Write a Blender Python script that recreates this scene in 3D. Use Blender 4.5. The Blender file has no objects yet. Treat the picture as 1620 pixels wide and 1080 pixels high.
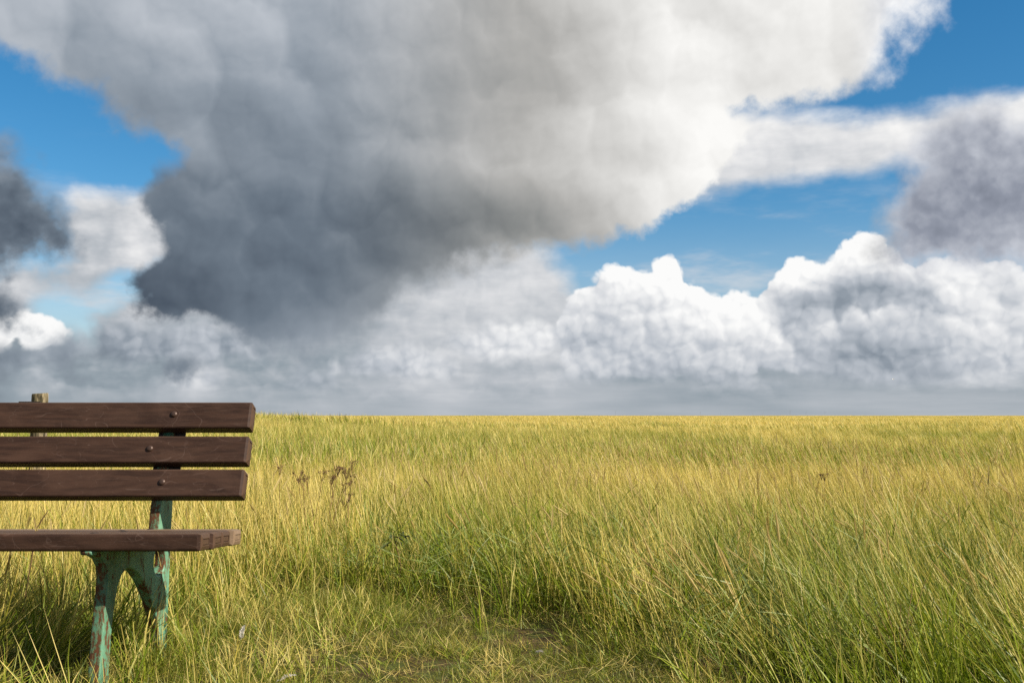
import bpy, bmesh, math, random
import numpy as np
from mathutils import Vector, Matrix, Euler

scene = bpy.context.scene
COL = scene.collection
R = math.radians

# ------------------------------------------------------------------ camera
CAM_H = 0.75
TILT = math.atan(117.0 / 1575.0)          # horizon sits below the middle of the frame
FPX = 1575.0                              # 35 mm lens on a 36 mm sensor, 1620 px wide
cam_data = bpy.data.cameras.new("camera")
cam_data.lens = 35.0
cam_data.sensor_width = 36.0
cam_data.clip_start = 0.05
cam_data.clip_end = 60000.0
cam_data.dof.use_dof = True
cam_data.dof.focus_distance = 3.4
cam_data.dof.aperture_fstop = 16.0
cam = bpy.data.objects.new("camera", cam_data)
cam.location = (0, 0, CAM_H)
cam.rotation_euler = (math.pi / 2 + TILT, 0, 0)
COL.objects.link(cam)
scene.camera = cam

# ------------------------------------------------------------------ colour management / render
scene.view_settings.view_transform = 'Standard'
scene.view_settings.look = 'None'
EXPOSURE = 0.72
scene.view_settings.exposure = EXPOSURE
scene.view_settings.gamma = 1.0
scene.view_settings.use_curve_mapping = False
scene.render.engine = 'CYCLES'
scene.cycles.max_bounces = 5
scene.cycles.diffuse_bounces = 3
scene.cycles.glossy_bounces = 2
scene.cycles.transmission_bounces = 3
scene.cycles.transparent_max_bounces = 6
scene.cycles.use_denoising = False
scene.cycles.sample_clamp_indirect = 6.0

# ------------------------------------------------------------------ sun
SUN_EL, SUN_AZ = R(37), R(114)            # azimuth clockwise from +Y: right and behind the camera
sun_vec = Vector((math.cos(SUN_EL) * math.sin(SUN_AZ), math.cos(SUN_EL) * math.cos(SUN_AZ), math.sin(SUN_EL)))
sun_data = bpy.data.lights.new("sun", 'SUN')
sun_data.energy = 5.0
sun_data.angle = R(0.53)
sun_data.color = (1.0, 0.91, 0.77)
sun = bpy.data.objects.new("sun", sun_data)
sun.rotation_euler = (-sun_vec).to_track_quat('-Z', 'Y').to_euler()
COL.objects.link(sun)

def view_dir(px, py):
    """direction through a pixel of the 1620 x 1080 photograph"""
    u = (px - 810.0) / FPX; v = (540.0 - py) / FPX
    c, s = math.cos(TILT), math.sin(TILT)
    return Vector((u, c - v * s, s + v * c))

def at(px, py, Y):
    d = view_dir(px, py)
    return Vector((0, 0, CAM_H)) + d * (Y / d.y)

def on_ground(px, py, z=0.0):
    d = view_dir(px, py)
    return Vector((0, 0, CAM_H)) + d * ((z - CAM_H) / d.z)

# ------------------------------------------------------------------ sky: clear air and several decks of cloud
# ---- cloud charts: outlines and brightness by direction (photo pixels are only the unit of angle)
NU, NV = 128, 72                                   # columns (azimuth) and rows (elevation) of a chart
U0, U1, V0, V1 = -8.6, 8.6, -0.4, 7.2             # extent, in hundreds of pixels (3.638 degrees)
KDEG = 180 / math.pi / 3.638

def chart_uv(px, py):
    px = np.asarray(px, float); py = np.asarray(py, float)
    u = (px - 810.0) / FPX; v = (540.0 - py) / FPX
    c, s = math.cos(TILT), math.sin(TILT)
    y, z = c - v * s, s + v * c
    return np.arctan2(u, y) * KDEG, np.arctan2(z, np.hypot(u, y)) * KDEG

GU, GV = np.meshgrid(np.linspace(U0, U1, NU), np.linspace(V0, V1, NV), indexing='ij')

def outline(*polys):
    """signed distance to a union of outlines, + inside, in hundreds of pixels"""
    best = np.full(GU.shape, -9.0)
    for poly in polys:
        q = np.array(poly, float)
        u, v = chart_uv(q[:, 0], q[:, 1])
        d = np.full(GU.shape, 1e9); inside = np.zeros(GU.shape, bool)
        n = len(u)
        for i in range(n):
            x0, y0, x1, y1 = u[i], v[i], u[(i + 1) % n], v[(i + 1) % n]
            ex, ey = x1 - x0, y1 - y0
            t = np.clip(((GU - x0) * ex + (GV - y0) * ey) / (ex * ex + ey * ey + 1e-12), 0, 1)
            d = np.minimum(d, np.hypot(GU - x0 - t * ex, GV - y0 - t * ey))
            cross = ((y0 > GV) != (y1 > GV)) & (GU < (x1 - x0) * (GV - y0) / (y1 - y0 + 1e-12) + x0)
            inside ^= cross
        best = np.maximum(best, np.where(inside, d, -d))
    return np.tanh(best / 1.3) * 1.3

def values(pts, r, back):
    """smooth blend of sampled values (px, py, value)"""
    num = np.full(GU.shape, 0.002 * back); den = np.full(GU.shape, 0.002)
    for p in pts:
        u, v = chart_uv(p[0], p[1]); rr = (p[3] if len(p) > 3 else r) / 100.0
        g = np.exp(-((GU - u) ** 2 + ((GV - v) / 0.85) ** 2) / rr ** 2)
        num += g * p[2]; den += g
    return num / den

GREAT = [(-300,-300),(1750,-300),(1560,-80),(1478,5),(1440,40),(1400,85),(1365,130),(1330,150),(1250,160),(1165,165),(1150,175),(1185,185),(1190,205),(1165,240),
         (1150,275),(1120,300),(1075,325),(1040,345),(980,365),(920,380),(860,392),(780,400),(700,425),(640,455),(595,485),(560,525),(480,558),(405,542),(350,503),
         (310,490),(280,510),(240,500),(212,488),(235,470),(205,445),(225,420),(262,400),(240,340),(237,300),(245,275),(290,262),(300,235),(260,215),(215,200),(170,165),
         (150,140),(105,130),(60,95),(20,65),(0,55),(-60,30),(-300,-50)]
RAG1 = [(-90,235),(15,232),(25,270),(60,300),(95,320),(115,350),(122,380),(110,400),(70,395),(30,425),(-90,430)]
RAG2 = [(-60,466),(15,468),(42,488),(45,507),(10,515),(-60,512)]
RAG3 = [(85,548),(100,531),(132,533),(136,562),(80,574),(-40,576),(-40,556)]
RAG4 = [(250,586),(275,572),(308,571),(292,592),(268,597)]
RAGR = [(1390,395),(1400,360),(1420,320),(1425,280),(1455,250),(1460,210),(1495,185),(1525,170),(1562,166),(1596,190),(1625,198),(1850,185),(1850,440),(1620,432),
        (1560,420),(1500,412),(1460,420),(1410,415)]
CUM1 = [(905,470),(930,440),(965,422),(990,416),(1012,433),(1040,416),(1057,410),(1085,423),(1102,448),(1118,458),(1135,475),(1160,458),(1187,466),(1205,488),(1225,500),
        (1258,530),(1255,575),(1150,600),(1000,600),(890,575),(870,520)]
CUM2 = [(1195,482),(1210,452),(1238,440),(1290,447),(1310,410),(1335,388),(1350,368),(1395,373),(1402,395),(1450,420),(1500,403),(1530,398),(1570,413),(1620,428),(1850,430),
        (1850,620),(1300,610),(1220,570)]
CUM3 = [(1236,432),(1246,413),(1268,409),(1291,418),(1289,446),(1265,458),(1243,454)]
CUM4 = [(-90,503),(20,503),(55,496),(86,506),(106,520),(92,537),(60,548),(-90,550)]
CUM5 = [(203,627),(225,610),(255,600),(288,579),(330,576),(352,594),(347,622),(280,635)]
PUFFS = [[(500,600),(520,575),(560,560),(600,548),(640,540),(690,552),(730,575),(720,598)],[(690,560),(720,525),(770,512),(830,508),(880,515),(905,535),(890,565),(800,575)],
         [(205,628),(225,610),(258,598),(288,580),(332,577),(355,595),(348,622),(280,636)],[(42,603),(68,590),(94,600),(80,611)],[(880,602),(890,572),(930,552),(990,556),(1040,550),(1075,575),(1065,600)],
         [(130,560),(150,520),(200,505),(260,515),(330,505),(400,530),(430,560),(330,580),(200,578)],[(440,620),(470,585),(520,595),(540,620)],[(1090,612),(1110,598),(1160,594),(1230,600),(1240,612)]]
HEADS = [[(1300,530),(1312,508),(1332,492),(1350,482),(1366,494),(1375,506),(1390,492),(1410,486),(1427,500),(1445,492),(1460,484),(1482,478),(1500,497),(1560,505),(1620,500),(1850,500),(1850,640),(1300,600),(1285,560)],
         [(1080,585),(1072,560),(1085,528),(1102,508),(1122,500),(1142,512),(1160,505),(1172,488),(1192,496),(1216,514),(1242,530),(1260,548),(1255,590)]]
CUM6 = [(44,602),(70,590),(92,600),(80,610),(50,609)]
BAND = [(1060,200),(1160,185),(1200,178),(1260,180),(1320,190),(1370,190),(1420,180),(1500,163),(1560,150),(1620,143),(1850,115),(1850,260),(1500,262),(1430,252),(1380,275),
        (1300,285),(1200,292),(1130,302),(1050,320),(1000,250)]
DECK = [(-200,430),(0,432),(60,420),(95,410),(100,370),(95,312),(150,304),(250,308),(290,330),(290,430),(230,440),(180,438),(165,456),(110,465),(60,470),(50,500),(110,520),(140,540),
        (150,505),(200,480),(250,465),(340,455),(480,455),(600,390),(700,365),(790,378),(880,398),(900,440),(915,455),(960,465),(1100,480),(1200,490),(1300,460),(1850,430),
        (1850,760),(-200,760)]

B_GREAT = [(20,20,0.700),(80,30,0.690),(150,50,0.630),(200,20,0.700),(230,15,0.740),(300,30,0.730),(350,40,0.660),(400,35,0.730),(440,80,0.650),(500,60,0.630),(130,100,0.600),(170,100,0.610),(220,100,0.630),
    (260,60,0.660),(320,80,0.670),(200,160,0.560),(240,152,0.519),(280,170,0.570),(310,130,0.600),(350,190,0.519),(400,180,0.519),(450,190,0.512),(390,210,0.504),(440,225,0.519),(500,150,0.650),(520,190,0.519),
    (300,215,0.610),(330,240,0.600),(380,250,0.590),(450,255,0.550),(500,260,0.535),(262,285,0.473),(250,305,0.428),(300,300,0.470),(320,330,0.460),(370,285,0.550),(420,310,0.505),(350,340,0.460),(480,315,0.505),(530,325,0.505),
    (260,335,0.428),(290,355,0.420),(330,370,0.430),(400,340,0.450),(370,375,0.459),(450,335,0.466),(430,372,0.405),(470,350,0.459),(500,380,0.420),(480,405,0.375),(530,400,0.413),(300,400,0.405),(340,405,0.400),(400,405,0.430),
    (260,430,0.335),(230,442,0.335),(280,460,0.335),(350,440,0.395),(420,440,0.400),(480,440,0.420),(520,440,0.459),(270,492,0.335),(300,480,0.355),(350,480,0.385),(400,480,0.395),(450,480,0.459),(500,480,0.500),(380,520,0.489),(420,530,0.500),(470,530,0.580),(520,520,0.640),
    (560,30,0.630),(620,20,0.690),(700,30,0.660),(760,20,0.690),(840,20,0.720),(920,20,0.800),(1000,20,0.900),(1060,20,0.940),(560,100,0.600),(620,100,0.670),(700,90,0.690),(780,80,0.660),(850,80,0.680),(920,80,0.760),(980,80,0.820),(1040,70,0.930),
    (580,140,0.650),(660,140,0.630),(720,150,0.620),(780,140,0.650),(840,140,0.690),(880,150,0.700),(940,150,0.840),(1010,160,0.920),(700,182,0.640),(790,185,0.650),(600,165,0.670),(560,200,0.580),(640,192,0.690),(700,212,0.670),(760,222,0.720),(830,200,0.670),
    (900,200,0.820),(980,200,0.870),(1050,180,0.960),(600,240,0.620),(680,245,0.700),(760,252,0.760),(820,270,0.780),(870,250,0.760),(930,260,0.820),(990,260,0.820),(1030,290,0.950),(560,270,0.527),(620,280,0.519),(680,288,0.590),(740,290,0.670),(800,300,0.660),(880,300,0.700),(940,310,0.720),(1000,310,0.890),
    (600,320,0.428),(660,320,0.428),(720,320,0.459),(800,330,0.500),(870,340,0.580),(940,345,0.700),(560,335,0.459),(640,350,0.428),(700,350,0.428),(760,350,0.474),(830,350,0.540),(900,355,0.660),(580,370,0.459),(560,405,0.395),(600,415,0.385),(560,440,0.405),(640,390,0.436),(700,385,0.474),(760,382,0.560),(820,388,0.680),
    (620,440,0.500),(680,420,0.580),(580,470,0.560),(640,460,0.620),(1100,40,0.930),(1200,50,0.930),(1300,50,0.930),(1150,200,0.990),(1120,230,0.980),(1100,280,0.960),(1060,300,0.930),(1130,130,0.930),(1200,130,0.910),(1280,130,0.910),(1350,60,0.930),(1340,120,0.900),(1420,40,0.880),(1450,10,0.840),
    (30,350,0.355),(10,270,0.439),(60,310,0.469),(80,390,0.385),(20,495,0.285),(60,562,0.469),(120,545,0.580),(280,582,0.474),
    (1540,195,0.655),(1480,230,0.665),(1500,280,0.615),(1560,260,0.675),(1600,230,0.705),(1450,330,0.605),(1500,345,0.595),(1450,400,0.595),(1600,310,0.535),(1560,325,0.575),(1590,370,0.655),(1540,400,0.715),(1600,420,0.735)]
S_GREAT = [(600,470,.45),(700,430,.36),(480,560,.5),(820,400,.30),(280,330,.13),(250,470,.14),(1050,320,.18),(1170,230,.10),(1330,130,.34),(150,110,.28),(250,200,.40),(1420,60,.42),
           (40,350,.20),(20,490,.16),(90,555,.16),(280,585,.14),(1430,330,.16),(1540,170,.16),(1560,410,.50),(1610,410,.5),(1470,420,.24)]
B_CUM = [(1360,383,.98),(1330,410,.93),(1400,400,.9),(1420,440,.80),(1480,425,.90),(1530,418,.95),(1590,430,.86),(1300,455,.72),(1380,470,.57),(1310,478,.53),(1270,482,.54),(1350,474,.53),(1420,472,.58),(1400,486,.55),(1450,480,.74),(1550,470,.84),
    (1262,424,1.0),(1255,440,.98),(1275,450,.92),(1225,465,.72),(1330,495,.84),(1370,508,.80),(1420,505,.80),(1310,520,.78),(1380,530,.74),(1290,550,.70),(1520,530,.84),(1560,560,.86),(1450,550,.68),
    (1400,590,.61),(1300,592,.60),(1460,600,.62),(1350,605,.58),(1500,590,.70),(1200,600,.60),(1130,605,.56),(1000,603,.58),(930,598,.62),(1590,600,.72),(1600,500,.82),(1240,500,.62),(1250,545,.68),
    (1050,423,1.0),(985,430,1.0),(1020,455,.93),(960,470,.84),(1000,490,.80),(1080,455,.98),(1120,475,.95),(1165,478,1.0),(1190,500,.98),(1150,515,.93),(1090,510,.86),(1220,535,.84),
    (1040,540,.74),(960,530,.73),(1000,560,.76),(930,565,.76),(1130,555,.80),(1200,565,.72),(1050,580,.66),(960,575,.72),(1120,590,.60),
    (40,512,.99),(80,523,.96),(20,535,.93),(60,542,.88),(270,610,.76),(310,595,.82),(330,600,.78),(240,618,.74),(65,600,.76)]
B_DECK = [(1200,205,.93),(1280,200,.92),(1260,240,.85),(1200,270,.83),(1350,205,.92),(1350,240,.84),(1430,200,.92),(1520,175,.94),(1600,160,.94),
    (170,360,.83),(215,390,.86),(120,410,.76),(60,460,.74),(150,455,.66),(250,500,.72),(330,520,.70),(420,560,.66),(180,540,.60),(520,600,.62),
    (660,440,.74),(760,420,.80),(860,430,.82),(740,478,.85),(880,478,.86),(640,500,.78),(720,500,.74),(860,505,.75),
    (560,520,.70),(620,545,.80),(740,545,.83),(850,540,.90),(700,590,.72),(560,590,.68),(620,572,.76),(690,575,.74),(820,590,.72),
    (930,560,.76),(950,600,.66),(1080,600,.62),(1180,600,.64),(1290,590,.66),(1400,600,.65),(1260,530,.70),
    (60,595,.58),(200,600,.58),(270,612,.72,26),(310,600,.78,26),(335,598,.76,22),(240,618,.70,22),(65,600,.74,22),(160,600,.56),(390,600,.62),(450,600,.64),
    (0,640,.55),(200,640,.57),(400,640,.60),(600,640,.63),(800,640,.64),(1000,640,.635),(1200,640,.62),(1400,640,.63),(1600,640,.65)]
B_PUFF = [(560,570,.76),(620,555,.82),(680,565,.80),(600,590,.72),(740,540,.84),(800,525,.92),(850,522,.95),(880,540,.92),(820,555,.86),(740,565,.80),(270,605,.78),(310,592,.84),(340,600,.78),(240,620,.72),(68,598,.78),
    (930,565,.80),(1000,562,.82),(1050,575,.74),(960,590,.68),(180,530,.62),(240,525,.70),(320,525,.74),(390,545,.70),(250,560,.58),(160,560,.55),(340,565,.62),(480,605,.70),(1160,600,.72)]
B_HEAD = [(1340,575,.62),(1400,575,.62),(1470,575,.66),(1350,490,.88),(1320,515,.82),(1375,515,.76),(1410,495,.84),(1440,510,.76),(1480,490,.80),(1350,540,.72),(1420,550,.68),(1300,560,.68),(1320,590,.62),(1450,590,.64),(1520,525,.84),(1560,520,.86),(1600,520,.82),(1530,570,.76),(1590,570,.78),
    (1120,508,.97),(1172,495,1.0),(1195,505,.99),(1160,520,.95),(1100,535,.86),(1135,540,.84),(1200,530,.92),(1235,545,.86),(1180,560,.78),(1110,575,.72),(1230,580,.68),
    (930,570,.78),(1000,565,.80),(1050,575,.72),(960,590,.68),(620,560,.80),(680,570,.80),(580,585,.74),(840,535,.94),(870,545,.90),(810,550,.86)]
def build_world():
    w = bpy.data.worlds.new("World")

    w.use_nodes = True
    nt = w.node_tree
    nt.nodes.clear()
    L = nt.links

    def setin(sock, v):
        if isinstance(v, E): L.new(v.s, sock)
        elif hasattr(v, 'is_output'): L.new(v, sock)
        else: sock.default_value = v

    def math_(op, a, b=None, c=None, clamp=False):
        n = nt.nodes.new('ShaderNodeMath'); n.operation = op; n.use_clamp = clamp
        setin(n.inputs[0], a)
        if b is not None: setin(n.inputs[1], b)
        if c is not None: setin(n.inputs[2], c)
        return E(n.outputs[0])

    class E:
        def __init__(self, s): self.s = s
        def __add__(self, o): return math_('ADD', self, o)
        __radd__ = __add__
        def __sub__(self, o): return math_('SUBTRACT', self, o)
        def __rsub__(self, o): return math_('SUBTRACT', o, self)
        def __mul__(self, o): return math_('MULTIPLY', self, o)
        __rmul__ = __mul__
        def __truediv__(self, o): return math_('DIVIDE', self, o)
        def __rtruediv__(self, o): return math_('DIVIDE', o, self)

    def vec(a, b, c=0.0):
        n = nt.nodes.new('ShaderNodeCombineXYZ')
        for i, q in enumerate((a, b, c)): setin(n.inputs[i], q)
        return n.outputs[0]

    def vmath(op, a, b=None, c=None, scale=None):
        n = nt.nodes.new('ShaderNodeVectorMath'); n.operation = op
        setin(n.inputs[0], a)
        if b is not None: setin(n.inputs[1], b)
        if c is not None: setin(n.inputs[2], c)
        if scale is not None: setin(n.inputs['Scale'], scale)
        return n.outputs['Value'] if op in ('DOT_PRODUCT', 'LENGTH') else n.outputs[0]

    def sstep(x, a, b, lo=0.0, hi=1.0, smooth=True):
        n = nt.nodes.new('ShaderNodeMapRange')
        n.interpolation_type = 'SMOOTHSTEP' if smooth else 'LINEAR'
        setin(n.inputs[0], x)
        for i, q in enumerate((a, b, lo, hi)): setin(n.inputs[1 + i], q)
        return E(n.outputs[0])

    def noise(v, scale, detail=3.0, rough=0.5, dist=0.0, color=False, dims='2D'):
        n = nt.nodes.new('ShaderNodeTexNoise'); n.noise_dimensions = dims
        n.normalize = True
        L.new(v, n.inputs['Vector'])
        n.inputs['Scale'].default_value = scale
        n.inputs['Detail'].default_value = detail
        n.inputs['Roughness'].default_value = rough
        n.inputs['Distortion'].default_value = dist
        return n.outputs['Color'] if color else E(n.outputs[0])

    def billow(v, scale, detail=2.5, rough=0.5, smooth=0.25):
        """rounded heads, 1 on top of a head and 0 in the creases"""
        n = nt.nodes.new('ShaderNodeTexVoronoi'); n.voronoi_dimensions = '2D'
        n.feature = 'F1'
        n.normalize = False
        L.new(v, n.inputs['Vector'])
        n.inputs['Scale'].default_value = scale
        n.inputs['Detail'].default_value = detail
        n.inputs['Roughness'].default_value = rough
        n.inputs['Lacunarity'].default_value = 2.1
        d = E(n.outputs['Distance'])
        return 1.0 - d * d

    def mixrgb(f, a, b):
        n = nt.nodes.new('ShaderNodeMix'); n.data_type = 'RGBA'
        setin(n.inputs[0], f); setin(n.inputs[6], a); setin(n.inputs[7], b)
        return n.outputs[2]

    def chart(table, rank, cu, cv):
        """a smooth chart over azimuth and elevation as a sum of products of curves"""
        Um, S, Vt = np.linalg.svd(table, full_matrices=False)
        tot = None
        for k in range(0, rank, 3):
            cols = []
            for src, mat in ((cu, Um), (cv, Vt.T)):
                n = nt.nodes.new('ShaderNodeRGBCurve')
                mp = n.mapping
                mp.use_clip = False
                for c in range(3):
                    vals = mat[:, k + c] * math.sqrt(S[k + c])
                    cu_ = mp.curves[c]
                    xs = np.linspace(0, 1, len(vals))
                    cu_.points[0].location = (0, vals[0]); cu_.points[1].location = (1, vals[-1])
                    for x, y in zip(xs[1:-1], vals[1:-1]): cu_.points.new(float(x), float(y))
                mp.update()
                L.new(src, n.inputs['Color'])
                cols.append(n.outputs[0])
            m = nt.nodes.new('ShaderNodeMix'); m.data_type = 'RGBA'; m.blend_type = 'MULTIPLY'
            m.clamp_factor = False; m.clamp_result = False
            m.inputs[0].default_value = 1.0
            L.new(cols[0], m.inputs[6]); L.new(cols[1], m.inputs[7])
            sp = nt.nodes.new('ShaderNodeSeparateColor')
            L.new(m.outputs[2], sp.inputs[0])
            s3 = E(sp.outputs[0]) + E(sp.outputs[1]) + E(sp.outputs[2])
            tot = s3 if tot is None else tot + s3
        return tot

    def grey(f):
        n = nt.nodes.new('ShaderNodeCombineColor')
        for i in range(3): L.new(f.s, n.inputs[i])
        return n.outputs[0]

    def chart_pos(u, v):
        """position in the charts, 0..1, as the colour triples the curves take"""
        return grey(sstep(u, U0, U1, smooth=False)), grey(sstep(v, V0, V1, smooth=False))

    def tint(b, stops):
        """brightness as seen (0..1 display scale) to a linear cloud colour"""
        n = nt.nodes.new('ShaderNodeValToRGB')
        r = n.color_ramp
        lin = lambda c: ((c / 255) / 12.92) if c / 255 <= 0.04045 else (((c / 255) + 0.055) / 1.055) ** 2.4
        while len(r.elements) < len(stops): r.elements.new(0.5)
        for e, (pos, c) in zip(r.elements, stops):
            e.position = pos; e.color = (lin(c[0]), lin(c[1]), lin(c[2]), 1)
        setin(n.inputs[0], b)
        return n.outputs[0]

    def glow(colour, strength=1.0):
        b = nt.nodes.new('ShaderNodeBackground')
        L.new(colour, b.inputs['Color']); b.inputs['Strength'].default_value = strength
        return b.outputs[0]

    def over(under, alpha, colour):
        m = nt.nodes.new('ShaderNodeMixShader')
        L.new(alpha.s, m.inputs[0]); L.new(under, m.inputs[1]); L.new(glow(colour, 2.0 ** -EXPOSURE), m.inputs[2])
        return m.outputs[0]

    # direction as azimuth and elevation, in units of a hundred photo pixels (3.638 degrees)
    tc = nt.nodes.new('ShaderNodeTexCoord')
    sep = nt.nodes.new('ShaderNodeSeparateXYZ')
    L.new(tc.outputs['Generated'], sep.inputs[0])
    dx, dy, dz = (E(sep.outputs[i]) for i in range(3))
    az = math_('ARCTAN2', dx, dy) * KDEG
    el = math_('ARCSINE', math_('MAXIMUM', math_('MINIMUM', dz, 1.0), -1.0)) * KDEG

    def at_(su, sv, ou=0.0, ov=0.0, rot=0.6):
        """noise position: stretched and shifted azimuth / elevation, the lattice turned out of the horizontal"""
        c, s = math.cos(rot), math.sin(rot)
        x = math_('MULTIPLY_ADD', az, su * c, math_('MULTIPLY_ADD', el, -sv * s, ou))
        y = math_('MULTIPLY_ADD', az, su * s, math_('MULTIPLY_ADD', el, sv * c, ov))
        return vec(x, y)

    HAZE = [(0.0, (40, 50, 65)), (0.30, (72, 84, 100)), (0.45, (112, 122, 134)), (0.60, (147, 159, 168)),
            (0.75, (188, 193, 199)), (0.88, (224, 225, 227)), (1.0, (252, 251, 249))]
    BLUE = [(0.0, (34, 42, 53)), (0.30, (72, 83, 97)), (0.45, (107, 119, 132)), (0.60, (146, 156, 167)),
            (0.75, (188, 194, 202)), (0.88, (224, 226, 229)), (1.0, (252, 252, 251))]
    WARM = [(0.0, (38, 44, 52)), (0.28, (66, 74, 83)), (0.40, (98, 102, 104)), (0.55, (139, 141, 140)),
            (0.70, (178, 177, 174)), (0.85, (217, 216, 213)), (1.0, (252, 251, 248))]
    PURP = [(0.0, (50, 56, 70)), (0.40, (98, 105, 119)), (0.60, (145, 151, 165)), (0.80, (202, 206, 215)), (1.0, (252, 252, 252))]

    # clear air
    sky = nt.nodes.new('ShaderNodeTexSky')
    sky.sky_type = 'NISHITA'
    sky.sun_disc = False
    sky.sun_elevation = SUN_EL
    sky.sun_rotation = SUN_AZ
    sky.altitude = 0.0
    sky.air_density = 1.0
    sky.dust_density = 0.35
    sky.ozone_density = 4.0
    hs = nt.nodes.new('ShaderNodeHueSaturation')
    hs.inputs['Saturation'].default_value = 1.32
    hs.inputs['Hue'].default_value = 0.492
    L.new(sky.outputs[0], hs.inputs['Color'])
    surf = glow(hs.outputs[0], 0.118 * 2.0 ** -EXPOSURE)

    # shared relief
    fine = noise(at_(1, 1, 0, 0, 0.55), 1.7, 6.0, 0.56)
    tuft = noise(at_(1, 1, 5.5, 1.2, 1.1), 4.2, 4.0, 0.6)
    fin2 = noise(at_(1, 1, 7.7, 3.1, 1.0), 1.7, 3.0, 0.55)
    broad = noise(at_(1, 1, 3.3, 9.1, 0.35), 0.6, 3.0, 0.5)

    # broken cumulus carried on all round, outside the charts
    up = math_('MAXIMUM', dz, 0.0) + 0.14
    qx, qy = dx / up, dy / up
    n0 = noise(vec(qx, qy), 0.55, 5.0, 0.55)
    n1 = noise(vec(qx + 0.10, qy - 0.09), 0.55, 4.0, 0.55)
    side = math_('MAXIMUM', math_('ABSOLUTE', az) - 8.0, el - 6.6)
    a = sstep(n0, 0.44, 0.56) * sstep(math_('MAXIMUM', side, dy * -4.0), 0.0, 1.2)
    surf = over(surf, a, tint(0.66 + (n0 - n1) * 2.4 - (n0 - 0.5) * 0.9, WARM))

    # thin veil, whiter towards the horizon
    st = noise(at_(0.30, 1.2), 1.3, 5.0, 0.6)
    a = sstep(el, 3.6, 0.8) * 0.40 + sstep(st, 0.48, 0.74) * sstep(el, 4.4, 2.0) * 0.42
    surf = over(surf, a, tint(0.80 + (st - 0.5) * 0.2, BLUE))

    # rounded heads, and the light on them from the sun's side
    px_, py_ = az + (fin2 - 0.5) * 0.24, el + (fine - 0.5) * 0.20
    def relief(du, dv):
        v = vec(px_ + du, py_ * 1.08 + dv)
        f1 = billow(v, 1.6, 0.0)
        f2 = billow(vec(px_ + du + 3.3, py_ + dv), 3.5, 0.0)
        f3 = billow(v, 7.5, 0.0)
        return f1 * 0.50 + f2 * 0.32 + f3 * 0.18
    h0 = relief(0.0, 0.0)
    h1 = relief(0.07, 0.10)
    lit = math_('MINIMUM', math_('MAXIMUM', h0 - h1, -0.25), 0.25)
    # the same, flattened by distance, for the small clouds near the horizon
    def small(du, dv):
        v = vec(az * 0.8 + du + (fin2 - 0.5) * 0.7, el * 1.9 + dv + (fine - 0.5) * 0.7)
        return billow(v, 1.3, 0.0) * 0.7 + billow(v, 3.1, 0.0) * 0.3
    s0 = small(0.0, 0.0)
    slit = math_('MINIMUM', math_('MAXIMUM', s0 - small(0.06, 0.14), -0.25), 0.25)

    # grey deck low down, pale cloud at the left, white band at the right
    wide = noise(at_(0.5, 1.6), 1.3, 5.0, 0.55)
    lump = sstep(el, 3.2, 2.2)
    cu, cv = chart_pos(az + (fin2 - 0.5) * 0.22, el + (fine - 0.5) * 0.16)
    d = chart(outline(BAND, DECK), 9, cu, cv)
    a = sstep(d + (wide - 0.5) * 0.30 + (fin2 - 0.5) * (0.16 + lump * 0.30), -0.16, 0.20 + lump * 0.06)
    b = chart(values(B_DECK, 50, .7), 12, cu, cv)
    low = noise(at_(0.25, 2.4), 1.6, 4.0, 0.55)
    near = sstep(el, 0.75, 0.30)
    west = sstep(az, -1.5, -3.5)
    b = b + (wide - 0.5) * (0.22 + west * 0.10 - near * 0.24) + (fin2 - 0.5) * (0.08 + west * 0.12 - near * 0.08) + (low - 0.5) * (0.08 + near * 0.06) + lit * (0.10 - near * 0.09) + near * 0.04 + slit * sstep(el, 0.06, 0.45) * sstep(el, 1.6, 0.7) * (0.05 + 0.13 * sstep(wide, 0.40, 0.62))
    surf = over(surf, a, tint(b, HAZE))

    # cumulus with sunlit heads: a far rank and a nearer one
    cu, cv = chart_pos(px_, py_)
    for shapes, bright, k, lo, soft, edge, lift in ((PUFFS, B_PUFF, 0.30, 0.28, 0.26, 0.0, -0.01), ((CUM1, CUM2, CUM3, CUM4), B_CUM, 0.30, 0.40, 0.045, 0.05, 0.04), (HEADS, B_HEAD, 0.30, 0.42, 0.11, 0.05, -0.01)):
        d = chart(outline(*shapes), 9, cu, cv)
        b = chart(values(bright, 36, .7), 9, cu, cv)
        e = d + (h0 - 0.74) * 0.34 + (tuft - 0.5) * 0.05
        a = sstep(e, -0.02 - soft * 0.3, soft) * sstep(el + (wide - 0.5) * 0.6, lo - 0.08, lo + 0.36)
        rim = sstep(e, 0.34, 0.03)
        surf = over(surf, a, tint(b + lift + rim * edge + lit * k + (h0 - 0.74) * 0.12 + (wide - 0.5) * 0.08 + (fin2 - 0.5) * 0.05, BLUE))

    # the great cloud and the dark rags
    def mass(du, dv):
        u_, v_ = az + (broad - 0.5) * 1.0 + du, el + (fin2 - 0.5) * 0.5 + dv
        return billow(vec(u_, v_), 0.62, 0.0) * 0.6 + billow(vec(u_ + 1.7, v_ + 2.2), 1.35, 0.0) * 0.4
    m0 = mass(0.0, 0.0)
    mlit = math_('MINIMUM', math_('MAXIMUM', m0 - mass(0.16, 0.22), -0.25), 0.25)
    cu, cv = chart_pos(az + (fin2 - 0.5) * 0.40, el + (fine - 0.5) * 0.34)
    d = chart(outline(GREAT, RAG1, RAG2, RAG3, RAG4, RAGR), 12, cu, cv)
    s = chart(values(S_GREAT, 150, .3), 3, cu, cv)
    cu, cv = chart_pos(az + (broad - 0.5) * 0.40 + (fin2 - 0.5) * 0.05, el + (m0 - 0.75) * 0.30 + (fine - 0.5) * 0.05)
    b = chart(values(B_GREAT, 52, .6), 12, cu, cv)
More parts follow.
